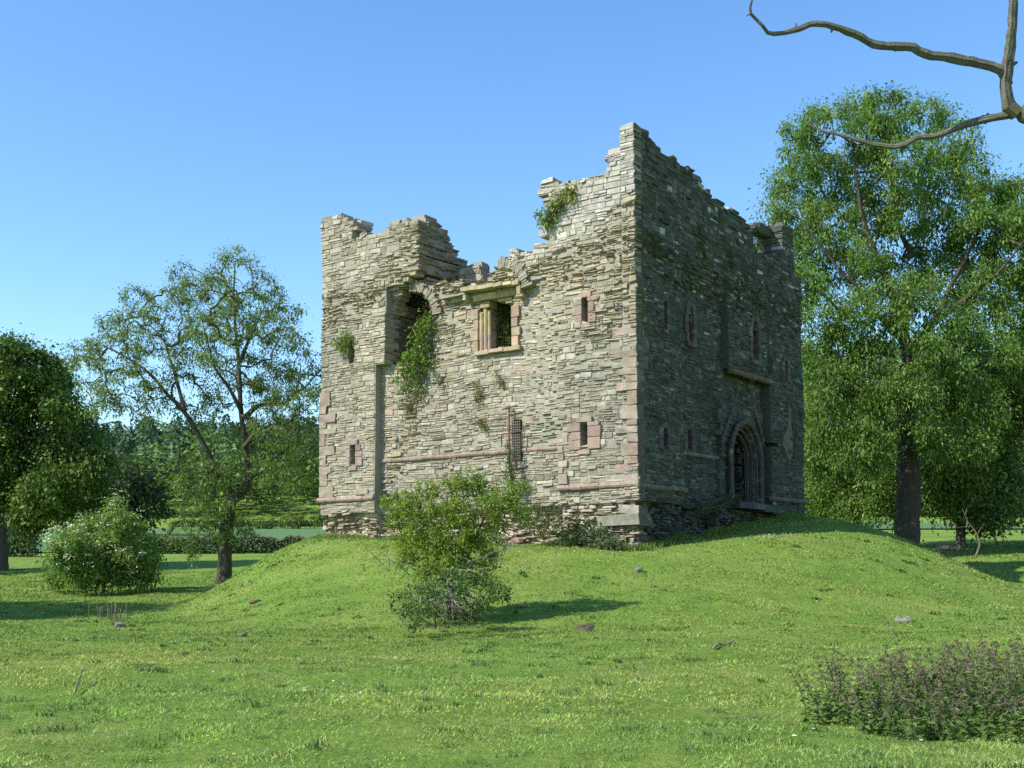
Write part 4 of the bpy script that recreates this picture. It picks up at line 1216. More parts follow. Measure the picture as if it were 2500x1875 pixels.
# ------------------------------------------------------------------ shrub in front of the keep and plants at the wall foot
def rock(name, label, pos, size, col=(.22, .205, .175), seed=0, sink=.42, cat='stone', mat=None):
    r = np.random.default_rng(seed)
    nu, nv = 12, 7
    th = np.linspace(0, 2 * math.pi, nu, endpoint=False); ph = np.linspace(.15, math.pi - .15, nv)
    V = [(0, 0, 1)]
    for p in ph:
        for t in th: V.append((math.sin(p) * math.cos(t), math.sin(p) * math.sin(t), math.cos(p)))
    V.append((0, 0, -1)); V = np.array(V)
    V = np.sign(V) * np.abs(V) ** .7
    V *= (1 + .34 * vnoise(V + seed * 3.1, .8, seed % 8)[:, None] + r.normal(size=(len(V), 1)) * .08)
    V = V * np.array(size) * [.8, .8, 1.15] / 2
    a = r.uniform(0, 3.1); c, s = math.cos(a), math.sin(a)
    V = V @ np.array([[c, s, 0], [-s, c, 0], [0, 0, 1]])
    q = [(1 + i * nu + j, 1 + (i + 1) * nu + j, 1 + (i + 1) * nu + (j + 1) % nu, 1 + i * nu + (j + 1) % nu) for i in range(nv - 1) for j in range(nu)]
    t = [(0, 1 + j, 1 + (j + 1) % nu) for j in range(nu)] + [(len(V) - 1, 1 + (nv - 1) * nu + (j + 1) % nu, 1 + (nv - 1) * nu + j) for j in range(nu)]
    acc = Acc()
    p = np.array(pos) + [0, 0, size[2] * (.5 - sink)]
    acc.add(V + p, quads=q, tris=t, col=col)
    o = acc.build(name, mat or M_ROCK, None, origin=tuple(p))
    return tag(o, label, cat)

def dead_twigs(parent, centre, n, length, r, spread, down=-.2, col=(.30, .27, .235)):
    acc = Acc()
    for k in range(n):
        p = np.asarray(centre) + r.normal(size=3) * spread
        d = unit(r.normal(size=3) * [1, .8, .5] + [0, 0, down])
        L = length * r.uniform(.5, 1.3); m = 6
        P = [p]
        for i in range(m):
            d = unit(d + r.normal(size=3) * .22 + [0, 0, -.10]); P.append(P[-1] + d * L / m)
        P = np.array(P)
        P[:, 2] = np.maximum(P[:, 2], H(P[:, 0], P[:, 1]) + .01)
        R0 = r.uniform(.006, .016)
        tube(acc, P, np.linspace(R0, .004, m + 1), 4, np.array(col) * r.uniform(.75, 1.2))
        if r.random() < .7:
            q = P[3]; e = unit(d + r.normal(size=3) * .8)
            tube(acc, np.array([q, q + e * L * .2, q + e * L * .4 + [0, 0, -.02]]), np.array([R0 * .6, R0 * .5, .003]), 4, np.array(col) * r.uniform(.75, 1.2))
    return acc.build('dead_twig', M_DEADWOOD, parent)

SHRUB = [(.14, .225, .03), (.175, .265, .038), (.22, .305, .05), (.20, .24, .045)]
def front_shrub():
    b = hit(1090, 1512)
    Y = b[1]
    print('shrub at', b)
    limbs = [[(*(b - [0, 0, .15]), .10), (*(b + [.05, 0, .5]), .085), *[(*atd(990, 1250, Y), .075)]],
             L_([(990, 1255), (965, 1190), (935, 1130), (900, 1090)], Y, .05, .012, -.3), L_([(990, 1255), (985, 1180), (990, 1110), (975, 1060)], Y, .055, .012, .3),
             L_([(992, 1250), (1015, 1190), (1045, 1120), (1080, 1060)], Y, .05, .012, .2), L_([(990, 1255), (1030, 1210), (1080, 1170), (1110, 1150)], Y, .035, .008, -.2),
             L_([(985, 1240), (940, 1200), (890, 1170), (860, 1130)], Y, .04, .01, .3), L_([(992, 1240), (1005, 1160), (1030, 1100)], Y, .04, .01, .6), L_([(985, 1260), (930, 1240), (880, 1225)], Y, .03, .008, -.4)]
    lobes = lobes_([(885, 1095, 30, -.2), (860, 1120, 22, .1), (920, 1085, 34, .2), (950, 1110, 36, -.4), (905, 1135, 34, -.3), (985, 1070, 32, .1), (1000, 1110, 36, -.2), (1040, 1060, 30, .3), (1055, 1095, 32, -.2), (1090, 1060, 28, .1), (1105, 1085, 22, .3), (1075, 1130, 26, -.1), (940, 1165, 36, -.4), (980, 1150, 34, -.5), (1020, 1150, 30, -.2), (900, 1190, 30, -.3), (955, 1205, 34, -.5), (985, 1200, 26, -.5), (930, 1228, 24, -.5), (875, 1160, 24, 0), (1040, 1035, 20, .2), (990, 1040, 20, 0), (850, 1085, 22, .1), (870, 1070, 20, 0), (1118, 1062, 22, .1), (1120, 1100, 20, 0), (930, 1060, 24, 0), (1085, 1100, 28, -.3), (1060, 1160, 26, -.3), (880, 1205, 22, -.2), (1025, 1195, 26, -.4), (835, 1075, 12, 0), (845, 1130, 14, .1), (1135, 1045, 12, .1), (1015, 1022, 12, .1), (905, 1050, 14, .1), (960, 1045, 13, .2), (1130, 1130, 12, -.2), (860, 1180, 12, -.2), (950, 1240, 24, -.5), (990, 1238, 24, -.5), (1030, 1232, 22, -.4), (912, 1235, 20, -.4), (1055, 1205, 22, -.3)], Y)
    t = make_tree('hawthorn_shrub', 'bushy green thorn shrub with grey dead twigs growing on the mound before the keep', 'shrub', limbs, lobes, 240, (.06, .036), SHRUB, 140, nleaf=24, spread=.07, fill=.35, shell=.75, step=.16, tip_r=.0038, wood='stem', crown='foliage', barkcol=(.10, .085, .06), sides=6, flat=.9, drop=-.05)
    r = np.random.default_rng(141)
    dead_twigs(t, atd(1075, 1165, Y - .2), 16, .9, r, (.25, .25, .18))
    dead_twigs(t, atd(955, 1285, Y - .75), 75, .95, r, (.26, .2, .16), -.5, (.40, .37, .32))
    dead_twigs(t, atd(1005, 1240, Y - .8), 18, .8, r, (.15, .1, .12), -.3, (.38, .35, .31))
    dead_twigs(t, atd(850, 1215, Y + .2), 14, .7, r, (.3, .2, .08), -.1, (.33, .31, .27))
    # bramble skirt around the foot
    b2 = hit(1060, 1535)
    lb = lobes_([(910, 1300, 40), (950, 1325, 36), (890, 1325, 34), (990, 1300, 40), (1025, 1280, 40), (1060, 1270, 32), (1000, 1330, 28), (920, 1255, 30), (1050, 1240, 30), (870, 1300, 28), (970, 1265, 34), (1085, 1285, 22), (1000, 1250, 34)], b2[1], 1.0)
    make_tree('bramble_bush', 'dark straggly bramble around the foot of the thorn shrub', 'bush',
              [[(*(b2 - [0, 0, .1]), .03), (*(b2 + [0, 0, .3]), .025), (*(b2 + [.1, 0, .7]), .012)], [(*(b2 + [0, 0, .05]), .025), (*(b2 + [-.6, 0, .4]), .018), (*(b2 + [-1.1, 0, .5]), .01)], [(*(b2 + [0, 0, .05]), .025), (*(b2 + [.4, 0, .4]), .018), (*(b2 + [.7, 0, .5]), .01)]],
              lb, 170, (.055, .04), [(.06, .12, .022), (.085, .15, .03), (.12, .18, .04)], 142, nleaf=20, spread=.08, step=.18, tip_r=.0032, fill=.3, barkcol=(.07, .06, .045), wood='stem', crown='foliage', sides=5, mat=M_LEAFD)
front_shrub()

def clump(name, label, cat, pts, Yfn, dens, leaf, cols, seed, nleaf=14, spread=.07, group=None, stem=None, mat=None, drop=-.2, stemcol=(.09, .10, .04)):
    """small plant made of leafy blobs: pts (x, y, radius) in the 2212-wide frame"""
    r = np.random.default_rng(seed)
    cen, rad = [], []
    for (x, y, rp) in pts:
        p, sc = Yfn(x * KD, y * KD)
        cen.append(p); rad.append(rp * KD * sc)
    cen = np.array(cen); rad = np.array(rad)
    base = np.array(stem if stem is not None else cen[np.argmin(cen[:, 2])] - [0, 0, rad[np.argmin(cen[:, 2])] * .8])
    root = empty(name, base, label, cat, group)
    C = []
    for c, q in zip(cen, rad):
        n = max(4, int(dens * q * q * 100))
        C.append(c + unit(r.normal(size=(n, 3))) * (r.random((n, 1)) ** .4) * q * [1, .7, 1])
    C = np.concatenate(C)
    k = r.poisson(nleaf, len(C)).clip(2)
    cid = np.repeat(np.arange(len(C)), k)
    off = r.normal(size=(len(cid), 3)) * spread
    acc = Acc()
    leaves(acc, C[cid] + off, unit(off) * .5 + r.normal(size=off.shape) * .6 + [0, 0, drop], leaf[0] * r.uniform(.6, 1.3, len(cid)), leaf[1] * r.uniform(.7, 1.2, len(cid)), palette(len(C), cols, r)[cid] * r.uniform(.8, 1.2, (len(cid), 1)), r)
    acc.build('foliage', mat or M_LEAF, root)
    acc = Acc()
    for c in C[:: max(1, len(C) // 24)]:
        m = (base + c) / 2 + r.normal(size=3) * .08 * np.linalg.norm(c - base) 
        tube(acc, np.array([base, m, c]), np.array([.012, .009, .004]), 4, stemcol)
    acc.build('stem', M_BARK, root)
    return root
def on_a(v):
    def f(x, y):
        q = ray(x, y); t = ((C0 + v * DV - EYE) @ DV) / (q @ DV)
        return EYE + t * q, t * q[1] / F_PX
    return f
def on_b(u):
    def f(x, y):
        q = ray(x, y); t = ((C0 + u * DU - EYE) @ DU) / (q @ DU)
        return EYE + t * q, t * q[1] / F_PX
    return f
IVY = [(.17, .23, .04), (.22, .28, .05), (.26, .29, .07)]
FERN = [(.13, .225, .035), (.17, .28, .05), (.12, .19, .035)]
OLIVE = [(.14, .145, .03), (.18, .17, .04), (.13, .10, .04)]
DEEP = [(.03, .055, .03), (.05, .08, .04), (.07, .10, .05)]
clump('ivy', 'yellow-green ivy hanging over the broken wall top beside the peaked corner', 'ivy', [(1228, 412, 12), (1212, 428, 15), (1200, 450, 14), (1188, 468, 13), (1180, 484, 10), (1215, 445, 12), (1238, 404, 9), (1174, 462, 9), (1242, 425, 7), (1196, 478, 9)], on_a(-.12), 1.1, (.11, .09), IVY, 150, 15, .09)
clump('elder_sapling', 'bright green sapling filling the tall arched recess and spilling down the wall', 'shrub', [(922, 690, 15), (915, 710, 16), (900, 728, 18), (918, 740, 15), (895, 760, 20), (912, 770, 18), (880, 785, 19), (870, 805, 15), (895, 800, 20), (862, 815, 10), (885, 825, 13), (930, 705, 8), (905, 830, 8), (925, 780, 8)], on_a(.15), 1.0, (.13, .085), FERN, 151, 12, .12)
clump('fern_tuft', 'bright green tuft growing from the small slit at the far end', 'fern', [(742, 728, 11), (752, 722, 10), (738, 745, 10), (760, 728, 7), (748, 750, 7), (732, 738, 7)], on_a(-.12), 1.5, (.16, .04), FERN, 152, 14, .08, drop=-.1)
clump('wall_grass', 'grassy tuft above the tall arched recess', 'grass tuft', [(832, 578, 8), (838, 590, 9), (845, 602, 8), (830, 600, 6)], on_a(.3), 1.2, (.16, .03), [(.08, .14, .03), (.12, .16, .04)], 153, 12, .07)
clump('wall_grass', 'little green tuft on top of the broken turret', 'grass tuft', [(868, 484, 6), (872, 489, 5)], on_a(.4), 2.5, (.14, .03), FERN, 154, 12, .06)
clump('wall_plant', 'olive tuft on the sunlit wall, right of the green sapling', 'plant', [(955, 812, 8), (952, 826, 9)], on_a(.3), 1.2, (.1, .04), OLIVE, 155, 10, .07)
clump('wall_plant', 'largest olive tuft under the mullioned window', 'plant', [(1034, 828, 9), (1038, 845, 10), (1040, 858, 8), (1030, 862, 6)], on_a(.3), 1.2, (.1, .04), OLIVE, 156, 10, .07)
clump('wall_plant', 'olive tuft lower on the sunlit wall, left of the iron grille', 'plant', [(1042, 912, 9), (1050, 920, 8), (1034, 908, 6)], on_a(.3), 1.2, (.1, .04), OLIVE, 157, 10, .07)
clump('wall_plant', 'dry brownish tuft right of the largest olive tuft', 'plant', [(1075, 820, 7), (1085, 812, 6), (1072, 800, 5), (1090, 830, 6)], on_a(.3), 1.2, (.1, .03), [(.2, .15, .07), (.15, .14, .05)], 158, 8, .06)
clump('wall_plant', 'trailing dry plant hanging below the green sapling', 'plant', [(880, 850, 9), (870, 865, 8), (890, 868, 8), (905, 855, 7), (885, 880, 6)], on_a(.3), 1.0, (.09, .035), [(.11, .11, .05), (.16, .13, .07)], 159, 8, .08)
clump('juniper_bush', 'upright dark bluish bush under the iron grille', 'bush', [(1100, 985, 11), (1096, 1002, 15), (1104, 1018, 17), (1095, 1030, 16), (1108, 1040, 14), (1100, 968, 6), (1112, 1000, 9)], on_a(-.1), 1.3, (.11, .03), [(.05, .08, .05), (.08, .11, .07), (.10, .12, .08)], 160, 16, .07, drop=.5)
clump('ivy', 'dark leafy plant inside the mullioned window', 'ivy', [(1078, 690, 14), (1085, 715, 15), (1072, 730, 12), (1098, 735, 14), (1100, 665, 12), (1076, 668, 10), (1105, 700, 10), (1088, 740, 14), (1090, 680, 14), (1095, 655, 10)], on_a(1.15), 1.6, (.12, .09), [(.05, .10, .02), (.09, .15, .03)], 161, 10, .1)
clump('ivy', 'yellow-green ivy in the hole of the far parapet stub', 'ivy', [(1638, 518, 8), (1648, 512, 8), (1660, 516, 8), (1655, 526, 8), (1643, 530, 8), (1668, 524, 6), (1636, 536, 6)], on_b(.9), 2.2, (.1, .08), [(.16, .20, .03), (.2, .23, .04)], 162, 10, .09)
for k, (lab, pts) in enumerate((('dark hanging growth on the shaded wall below its stepped top', [(1510, 480, 9), (1515, 500, 11), (1520, 520, 10), (1512, 540, 10), (1530, 560, 9)]),
                               ('dark hanging growth midway along the shaded wall', [(1560, 510, 8), (1570, 530, 10), (1575, 555, 10), (1590, 575, 9)]),
                               ('dark mossy growth on the shaded wall near the corner', [(1408, 512, 9), (1420, 520, 10), (1435, 530, 10), (1425, 545, 10), (1445, 550, 8)]))):
    clump('wall_growth', lab, 'plant', pts, on_b(-.02), .7, (.13, .03), [(.05, .06, .02), (.07, .085, .03), (.09, .07, .03)], 165 + k, 9, .1, drop=-.7)
clump('bramble_bush', 'green bramble at the wall foot just right of the thorn shrub', 'bush', [(1140, 1105, 17), (1165, 1115, 18), (1150, 1130, 18), (1185, 1130, 17), (1170, 1148, 16), (1200, 1120, 16), (1130, 1125, 15), (1150, 1090, 14), (1215, 1135, 15), (1180, 1100, 14)], on_a(-.7), 1.0, (.10, .06), [(.07, .11, .025), (.10, .14, .035), (.15, .16, .05)], 170, 12, .1)
clump('nettle_patch', 'dark green nettles against the rubble footing', 'nettles', [(1215, 1150, 16), (1235, 1145, 17), (1205, 1165, 12), (1228, 1165, 15), (1250, 1160, 14), (1240, 1130, 14), (1262, 1145, 12)], on_a(-.8), 1.2, (.12, .07), DEEP, 171, 12, .1)
clump('nettle_patch', 'blue-green leafy weeds at the footing near the corner', 'nettles', [(1270, 1150, 14), (1290, 1158, 16), (1268, 1170, 13), (1300, 1172, 12), (1318, 1178, 9), (1285, 1175, 14), (1340, 1180, 10), (1275, 1135, 12), (1300, 1150, 12), (1325, 1172, 10)], on_a(-.8), 1.2, (.12, .08), [(.06, .10, .05), (.09, .14, .07), (.12, .17, .09)], 172, 12, .09)
clump('wall_plant', 'shaded leafy plants at the foot of the shaded wall left of the doorway', 'plant', [(1560, 1085, 14), (1580, 1080, 12), (1535, 1095, 12), (1510, 1105, 10), (1595, 1075, 9)], on_b(-.5), .7, (.14, .07), DEEP, 173, 12, .1)

clump('wall_grass', 'thin grass on the stepped top of the sunlit wall beside the ivy', 'grass tuft', [(1262, 398, 4), (1280, 392, 4), (1300, 386, 3)], on_a(.2), 2.5, (.12, .02), [(.14, .15, .05), (.18, .17, .07)], 174, 12, .05, drop=.6)
clump('wall_grass', 'dry grass over the low broken wall right of the tall recess', 'grass tuft', [(960, 612, 5), (985, 610, 5), (1005, 612, 4)], on_a(.4), 2.5, (.14, .02), [(.16, .15, .06), (.2, .17, .08)], 175, 12, .06, drop=.5)
clump('ivy', 'dark leaves at the top of the small gap by the turret foot', 'ivy', [(835, 1060, 8), (845, 1072, 8), (828, 1075, 6)], on_a(.2), 1.4, (.1, .08), DEEP, 176, 12, .07)
# ------------------------------------------------------------------ stones, sticks, log
def hd(x, y, y0=5.0): return hit(x * KD, y * KD, y0)
rock('rock', 'flat grey rock slab lying on the mound below the far end of the keep', hd(812, 1152), (1.25, .8, .35), seed=1, sink=.45)
rock('rock', 'reddish flat rock beside the thorn shrub', hd(1112, 1174, 24), (1.0, .5, .3), (.24, .155, .10), seed=2)
rock('rock', 'grey stone in the grass above the purple nettles', hd(1948, 1350), (.42, .3, .22), (.23, .21, .195), seed=3)
rock('rock', 'small pale stone in the grass below the keep corner', hd(1375, 1238), (.28, .22, .14), (.21, .19, .165), seed=4)
rock('rock', 'small pinkish stone in the grass right of the thorn shrub', hd(1313, 1188), (.3, .22, .12), (.23, .17, .14), seed=5)
rock('rock', 'small grey stone below the left foot of the mound', hd(258, 1346), (.42, .3, .15), (.19, .16, .13), seed=6)
rock('rock', 'dark stone chip at the left foot of the mound', hd(520, 1370), (.24, .18, .12), (.16, .155, .145), seed=7)
rock('molehill', 'brown molehill of loose earth on the lawn in front of the keep', hd(1258, 1364), (.42, .36, .2), (.11, .085, .05), seed=8, cat='molehill', mat=M_EARTH)
rock('molehill', 'worn brown earth scrape on the left flank of the mound', hd(551, 1297), (.35, .5, .12), (.14, .09, .05), seed=9, cat='earth', mat=M_EARTH)
def stick(label, px, rad=.014, col=(.30, .25, .18), lift=0.0, seed=0):
    r = np.random.default_rng(seed)
    P = [hd(*p) for p in px]
    P = spline([(*p, 0) for p in P], .08)[:, :3]
    t = np.linspace(0, 1, len(P))
    P[:, 2] = H(P[:, 0], P[:, 1]) + rad + .03 + lift * np.sin(t * math.pi / 2 if lift > .1 else t * math.pi)
    P += r.normal(size=P.shape) * .006
    acc = Acc()
    tube(acc, P, rad * (1 - .55 * t) * r.uniform(.85, 1.15, len(P)), 6, col, .12)
    o = acc.build('stick', M_DEADWOOD, None, origin=tuple(P[0]))
    tag(o, label, 'stick')
stick('thick pale stick on the lawn right of centre', [(1540, 1409), (1583, 1392)], .022, seed=1)
stick('thin bent stick lying on the lawn below the molehill', [(845, 1428), (870, 1432), (905, 1425)], .012, seed=2)
stick('pale straight stick at the left foot of the mound', [(293, 1375), (325, 1365)], .016, seed=3)
stick('dark twig standing out of the grass, front left', [(160, 1495), (175, 1466)], .012, (.14, .11, .08), .12, seed=4)
stick('curved bare stem leaning out of the purple nettles', [(1937, 1394), (1915, 1384), (1897, 1370)], .012, (.22, .17, .13), .3, seed=5)
stick('thin fallen twig high on the right lawn', [(2130, 1360), (2165, 1364), (2210, 1372)], .012, (.3, .26, .18), seed=6)
def fallen_log():
    b = hd(2035, 1203, 48); Y = b[1]
    root = empty('fallen_log', b, 'short pale fallen log with a broken limb at the foot of the mound, far right', 'log')
    acc = Acc()
    S = spline([(*atd(2013, 1197, Y), .12), (*atd(2035, 1192, Y), .15), (*atd(2058, 1194, Y - .1), .13), (*atd(2064, 1196, Y - .1), .08)], .1)
    tube(acc, S[:, :3], S[:, 3], 9, (.30, .26, .2), .1)
    acc.build('trunk', M_DEADWOOD, root, smooth=True)
    acc = Acc()
    S = spline([(*atd(2052, 1194, Y - .1), .08), (*atd(2057, 1205, Y - .5), .06), (*atd(2056, 1213, Y - .9), .04)], .1)
    tube(acc, S[:, :3], S[:, 3], 7, (.30, .26, .2), .1)
    acc.build('branch', M_DEADWOOD, root, smooth=True)
    b = hd(2105, 1213, 46); Y = b[1]
    root = empty('dead_sapling', b, 'slender bare dead sapling standing behind the fallen log', 'sapling')
    acc = Acc()
    S = spline([(*(b - [0, 0, .05]), .06), (*atd(2115, 1185, Y), .05), (*atd(2108, 1160, Y), .04), (*atd(2090, 1135, Y), .02), (*atd(2078, 1105, Y), .012)], .12)
    tube(acc, S[:, :3], S[:, 3], 6, (.22, .17, .14), .1)
    acc.build('trunk', M_DEADWOOD, root, smooth=True)
    for pts in ([(2110, 1165), (2118, 1150), (2125, 1138)], [(2098, 1145), (2070, 1148), (2045, 1140)], [(2112, 1178), (2122, 1172)], [(2085, 1120), (2088, 1108)]):
        acc = Acc(); S = np.array([(*atd(x, y, Y + .1 * k), .022 / (1 + k)) for k, (x, y) in enumerate(pts)])
        tube(acc, S[:, :3], S[:, 3], 5, (.22, .17, .14))
        acc.build('branch', M_DEADWOOD, root)
fallen_log()
def stalks():
    b = hd(235, 1330); r = np.random.default_rng(180)
    root = empty('dry_stalks', b, 'cluster of dry upright dock stalks in the shaded hollow on the left', 'dry weeds')
    acc = Acc()
    for k in range(22):
        p = gnd(b[0] + r.normal() * .28, b[1] + r.normal() * .3)
        h = r.uniform(.3, .62); t = p + [r.normal() * .05, r.normal() * .05, h]
        tube(acc, np.array([p, (p + t) / 2, t]), np.array([.012, .014, .02]) * r.uniform(.7, 1.2), 5, np.array((.26, .22, .15)) * r.uniform(.7, 1.2))
    acc.build('stem', M_DEADWOOD, root)
stalks()

# ------------------------------------------------------------------ purple-topped nettles, front right
def nettles():
    r = np.random.default_rng(190)
    root = empty('nettle_clump', gnd(4.6, 10.8), 'wide clump of tall nettles with purplish tops, front right corner', 'nettles')
    st, lf, fl = Acc(), Acc(), Acc()
    n = 0
    Q = []
    while n < 560:
        x, y = r.uniform(2.6, 7.6), r.uniform(8.6, 13.4)
        e = ((x - 5.65) / 2.35) ** 2 + ((y - 11.0) / 2.2) ** 2 + .25 * vnoise(np.array([x, y]), .5, 2)
        if e > 1 or r.random() < .25 * (e > .75): continue
        n += 1
        h = r.uniform(.34, .80) * (1.05 - .35 * max(e, 0) ** 2) * (1 if y > 10.6 else .7)
        p = gnd(x, y); lean = r.normal(size=2) * .16
        m = 10; t = np.linspace(0, 1, m)
        P = p + np.stack([lean[0] * t ** 2, lean[1] * t ** 2, h * t], -1)
        tube(st, P[::3], np.array([.006, .005, .004, .002])[:len(P[::3])], 4, np.array((.10, .085, .045)) * r.uniform(.7, 1.2))
        for k in range(1, m):
            a = r.uniform(0, 3.14) + k * 1.57
            w = .085 * (1.15 - .75 * t[k])
            mm = 3
            aa = a + np.arange(mm) * 6.283 / mm
            d = np.stack([np.cos(aa), np.sin(aa), np.full(mm, .12)], -1) + r.normal(size=(mm, 3)) * .2
            top = sstep((t[k] - .45) / .35)
            c = np.array([.11, .19, .05]) * (1 - top * .32) + np.array([.16, .125, .10]) * top * .32
            leaves(lf, np.repeat(P[k][None], mm, 0), d, w * 1.15, w * .55, np.tile(c * r.uniform(.75, 1.3), (mm, 1)), r, up=.9)
            if t[k] > .7:
                d = r.normal(size=(5, 3)) * [1, 1, .3] + [0, 0, -.3]
                leaves(fl, np.repeat(P[k][None], 5, 0) + r.normal(size=(5, 3)) * .01, d, .045, .016, np.tile(np.array((.175, .125, .105)) * r.uniform(.7, 1.25), (5, 1)), r)
    st.build('stem', M_BARK, root); lf.build('foliage', M_LEAF, root); fl.build('flower_spike', M_PETAL, root)
nettles()

# ------------------------------------------------------------------ grass and meadow flowers
def inside_keep(x, y, m=.1):
    rx, ry = x - C0[0], y - C0[1]
    u = rx * DU[0] + ry * DU[1]; v = rx * DV[0] + ry * DV[1]
    return (u > -m) & (u < WU + m) & (v > -m) & (v < WV + m)
def grass():
    r = np.random.default_rng(200)
    n = 760000
    y = 6.5 + 63 * r.random(n) ** 2.3
    x = r.uniform(-1, 1, n) * (.62 * y + 1.5)
    p2 = np.stack([x, y], -1)
    tuft = vnoise(p2, .55, 1) * .6 + vnoise(p2, .2, 4) * .5
    keepm = ~inside_keep(x, y) & (r.random(n) < .55 + .4 * tuft)
    x, y, tuft = x[keepm], y[keepm], tuft[keepm]; n = len(x); p2 = np.stack([x, y], -1)
    z = H(x, y)
    dist = np.hypot(x, y)
    tall = sstep((tuft - .9) / .5)
    h = (.020 + .0007 * dist) * r.uniform(.5, 1.6, n) * (1 + .3 * np.clip(tuft, -1, 1.5)) + tall * r.uniform(.0, .035, n)
    w = np.maximum(.0045, .00062 * dist) * r.uniform(.7, 1.4, n)
    a = r.uniform(0, 6.283, n)
    lean = h * r.uniform(.3, 1.9, n); la = r.uniform(0, 6.283, n)
    B = np.stack([x, y, z - .008], -1)
    s = np.stack([np.cos(a), np.sin(a), 0 * a], -1) * w[:, None]
    tip = B + np.stack([np.cos(la) * lean, np.sin(la) * lean, h], -1)
    V = np.stack([B - s, B + s, tip], 1).reshape(-1, 3)
    big = vnoise(p2, 3.2, 3)
    c = palette(n, [(.155, .27, .05), (.19, .305, .06), (.235, .33, .08), (.265, .325, .10)], r, .12)
    meadow = 1 - sstep((y - 9) / 15)
    c = c * (.84 + meadow[:, None] * np.array([.72, .56, .75]))
    dry = (r.random(n) < .13 + .09 * meadow + .08 * np.clip(big, -1, 1.5))
    c = np.where(dry[:, None], np.array([.29, .285, .135]) * r.uniform(.7, 1.2, (n, 1)), c)
    mid = vnoise(p2, .8, 6); fine = vnoise(p2, .28, 2)
    c = c * (1 + .14 * big[:, None] * np.array([1.3, .6, .6]) + .17 * mid[:, None] * np.array([1.2, .85, 1.0]) + .17 * fine[:, None]).clip(.4)
    c = np.where(tall[:, None] > .5, c * [.86, .93, 1.0], c)
    o = build('grass', V, [np.arange(3 * n).reshape(-1, 3)], M_GRASS, col=np.repeat(c, 3, 0))
    tag(o, 'short grazed meadow grass', 'grass', kind='stuff')
    # long grass standing against the foot of the walls
    n = 14000
    side = r.random(n) < .55; t = r.random(n); o = np.abs(r.normal(size=n)) * .22 + .02
    u = np.where(side, -.3 + t * (WU + .6), -o); v = np.where(side, -o, -.3 + t * (WV + .6))
    P = C0 + u[:, None] * DU + v[:, None] * DV
    k = vnoise(P[:, :2], .7, 5) > -.5
    P = P[k]; n = len(P)
    P[:, 2] = H(P[:, 0], P[:, 1]) - .01
    h = r.uniform(.08, .30, n) * (1 + .4 * vnoise(P[:, :2], .6, 2)); la = r.uniform(0, 6.283, n)
    s_ = np.stack([np.cos(la + 1.57), np.sin(la + 1.57), 0 * la], -1) * .016
    tip = P + np.stack([np.cos(la) * h * .6, np.sin(la) * h * .6, h], -1)
    o2 = build('rank_grass', np.stack([P - s_, P + s_, tip], 1).reshape(-1, 3), [np.arange(3 * n).reshape(-1, 3)], M_GRASS, col=np.repeat(palette(n, [(.12, .22, .04), (.17, .27, .06), (.25, .27, .10)], r), 3, 0))
    tag(o2, 'longer grass fringing the foot of the keep walls', 'grass', kind='stuff')
    # coarse tussocks
    n = 420
    y = 8 + 38 * r.random(n) ** 1.7; x = r.uniform(-1, 1, n) * .58 * y
    k = ~inside_keep(x, y, .5); x, y = x[k], y[k]; n = len(x)
    m = 26
    cx = np.repeat(x, m) + r.normal(size=n * m) * np.repeat(r.uniform(.03, .13, n), m); cy = np.repeat(y, m) + r.normal(size=n * m) * .07
    hh = np.repeat(r.uniform(.035, .085, n) * (1 + .01 * y), m) * r.uniform(.6, 1.2, n * m)
    ww = np.maximum(.005, .0006 * cy); la = r.uniform(0, 6.283, n * m); lean = hh * r.uniform(.5, 2.0, n * m)
    B = np.stack([cx, cy, H(cx, cy) - .01], -1)
    a = la + 1.57
    s = np.stack([np.cos(a), np.sin(a), 0 * a], -1) * ww[:, None]
    mid = B + np.stack([np.cos(la) * lean * .35, np.sin(la) * lean * .35, hh * .75], -1)
    tip = B + np.stack([np.cos(la) * lean, np.sin(la) * lean, hh * .85], -1)
    V = np.stack([B - s, B + s, mid + s * .7, tip, mid - s * .7], 1).reshape(-1, 3)
    i = np.arange(n * m)[:, None] * 5
    c = np.repeat(palette(n, [(.10, .18, .045), (.13, .22, .065), (.15, .23, .085)], r), m, 0) * r.uniform(.8, 1.25, (n * m, 1))
    o = build('tussock_grass', V, [i + np.array([[0, 1, 2, 4]]), i + np.array([[4, 2, 3]])], M_GRASS, col=np.repeat(c, 5, 0))
    tag(o, 'coarse darker grass tussocks scattered over the meadow', 'grass', kind='stuff')
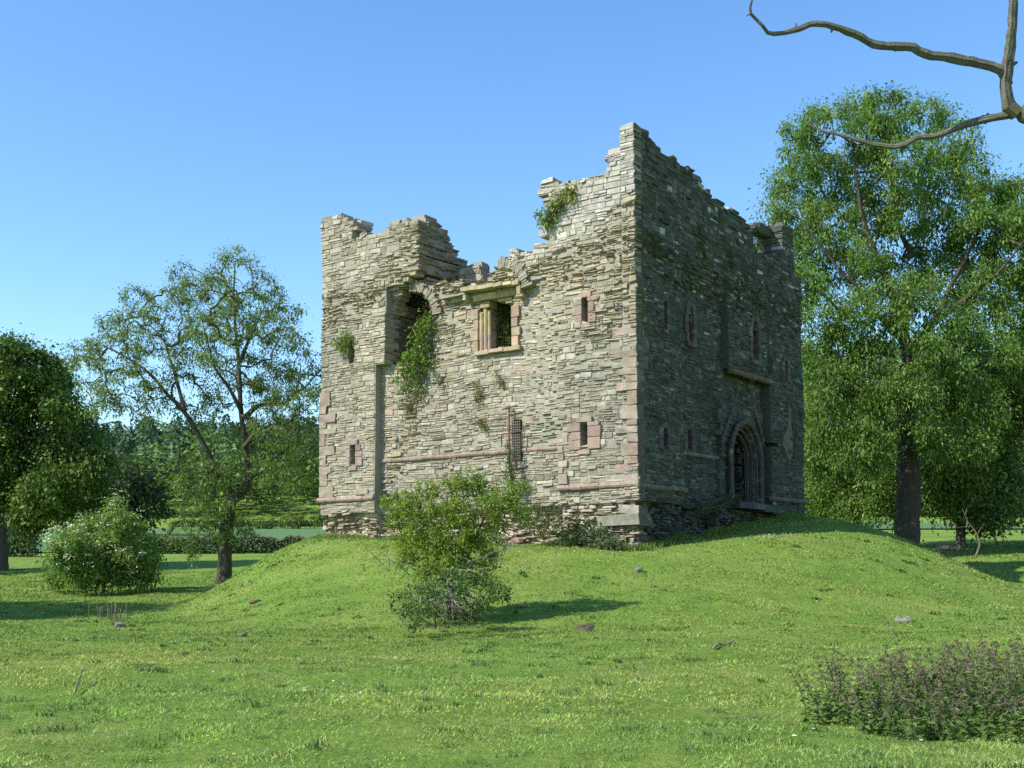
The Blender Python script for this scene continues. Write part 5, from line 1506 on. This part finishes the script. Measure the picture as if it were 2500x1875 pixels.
    def flowers(name, label, P, size, col, cat):
        P = np.asarray(P); n = len(P); m = 5
        c = np.repeat(P, m, 0)
        aa = np.tile(np.arange(m) * 6.283 / m, n) + np.repeat(r.uniform(0, 6, n), m)
        d = np.stack([np.cos(aa), np.sin(aa), np.full(n * m, .45)], -1)
        sz = np.repeat(size * r.uniform(.8, 1.3, n), m)
        acc = Acc()
        leaves(acc, c, d, sz, sz * .9, np.asarray(col) * r.uniform(.85, 1.1, (n * m, 1)), r, up=2.5)
        for p in P[:0]: pass
        st = np.stack([P + [-.002, 0, -.09], P + [.002, 0, -.09], P], 1).reshape(-1, 3)
        acc.add(st, tris=np.arange(3 * n).reshape(-1, 3), col=(.1, .16, .03))
        o = acc.build(name, M_PETAL)
        tag(o, label, cat, kind='stuff')
    cl = [(480, 1560, 130, 90), (80, 1590, 120, 50), (330, 1610, 150, 60), (2050, 1520, 110, 60), (1500, 1500, 90, 40), (1900, 1420, 200, 70), (2300, 1540, 120, 40), (1450, 1700, 300, 60), (900, 1740, 400, 60), (1700, 1620, 250, 90), (400, 1830, 300, 25), (2250, 1480, 150, 60), (1750, 1740, 200, 35), (700, 1480, 150, 40), (1250, 1400, 200, 30), (1780, 1360, 120, 30)]
    P = []
    for (cx_, cy_, sx, k) in cl:
        for _ in range(k):
            q = hit(cx_ + r.normal() * sx * .6, min(1880, cy_ + r.normal() * 22))
            if not inside_keep(q[0], q[1], .3): P.append(q + [0, 0, r.uniform(.05, .1)])
    flowers('buttercups', 'tiny yellow buttercups sprinkled over the meadow', P[::2], .017, (.75, .58, .03), 'flowers')
    P = []
    for (cx_, cy_, sx, sy, k) in ((1873, 1317, 16, 3, 45), (1920, 1313, 22, 3, 40), (2200, 1790, 200, 40, 14), (800, 1650, 200, 40, 10), (1000, 1480, 150, 40, 14)):
        for _ in range(k):
            q = hit(cx_ + r.normal() * sx * .6, cy_ + r.normal() * sy)
            P.append(q + [0, 0, r.uniform(.04, .08)])
    flowers('daisies', 'small white daisies dotted on the mound in front of the shaded wall', P, .022, (.8, .8, .76), 'flowers')
grass()
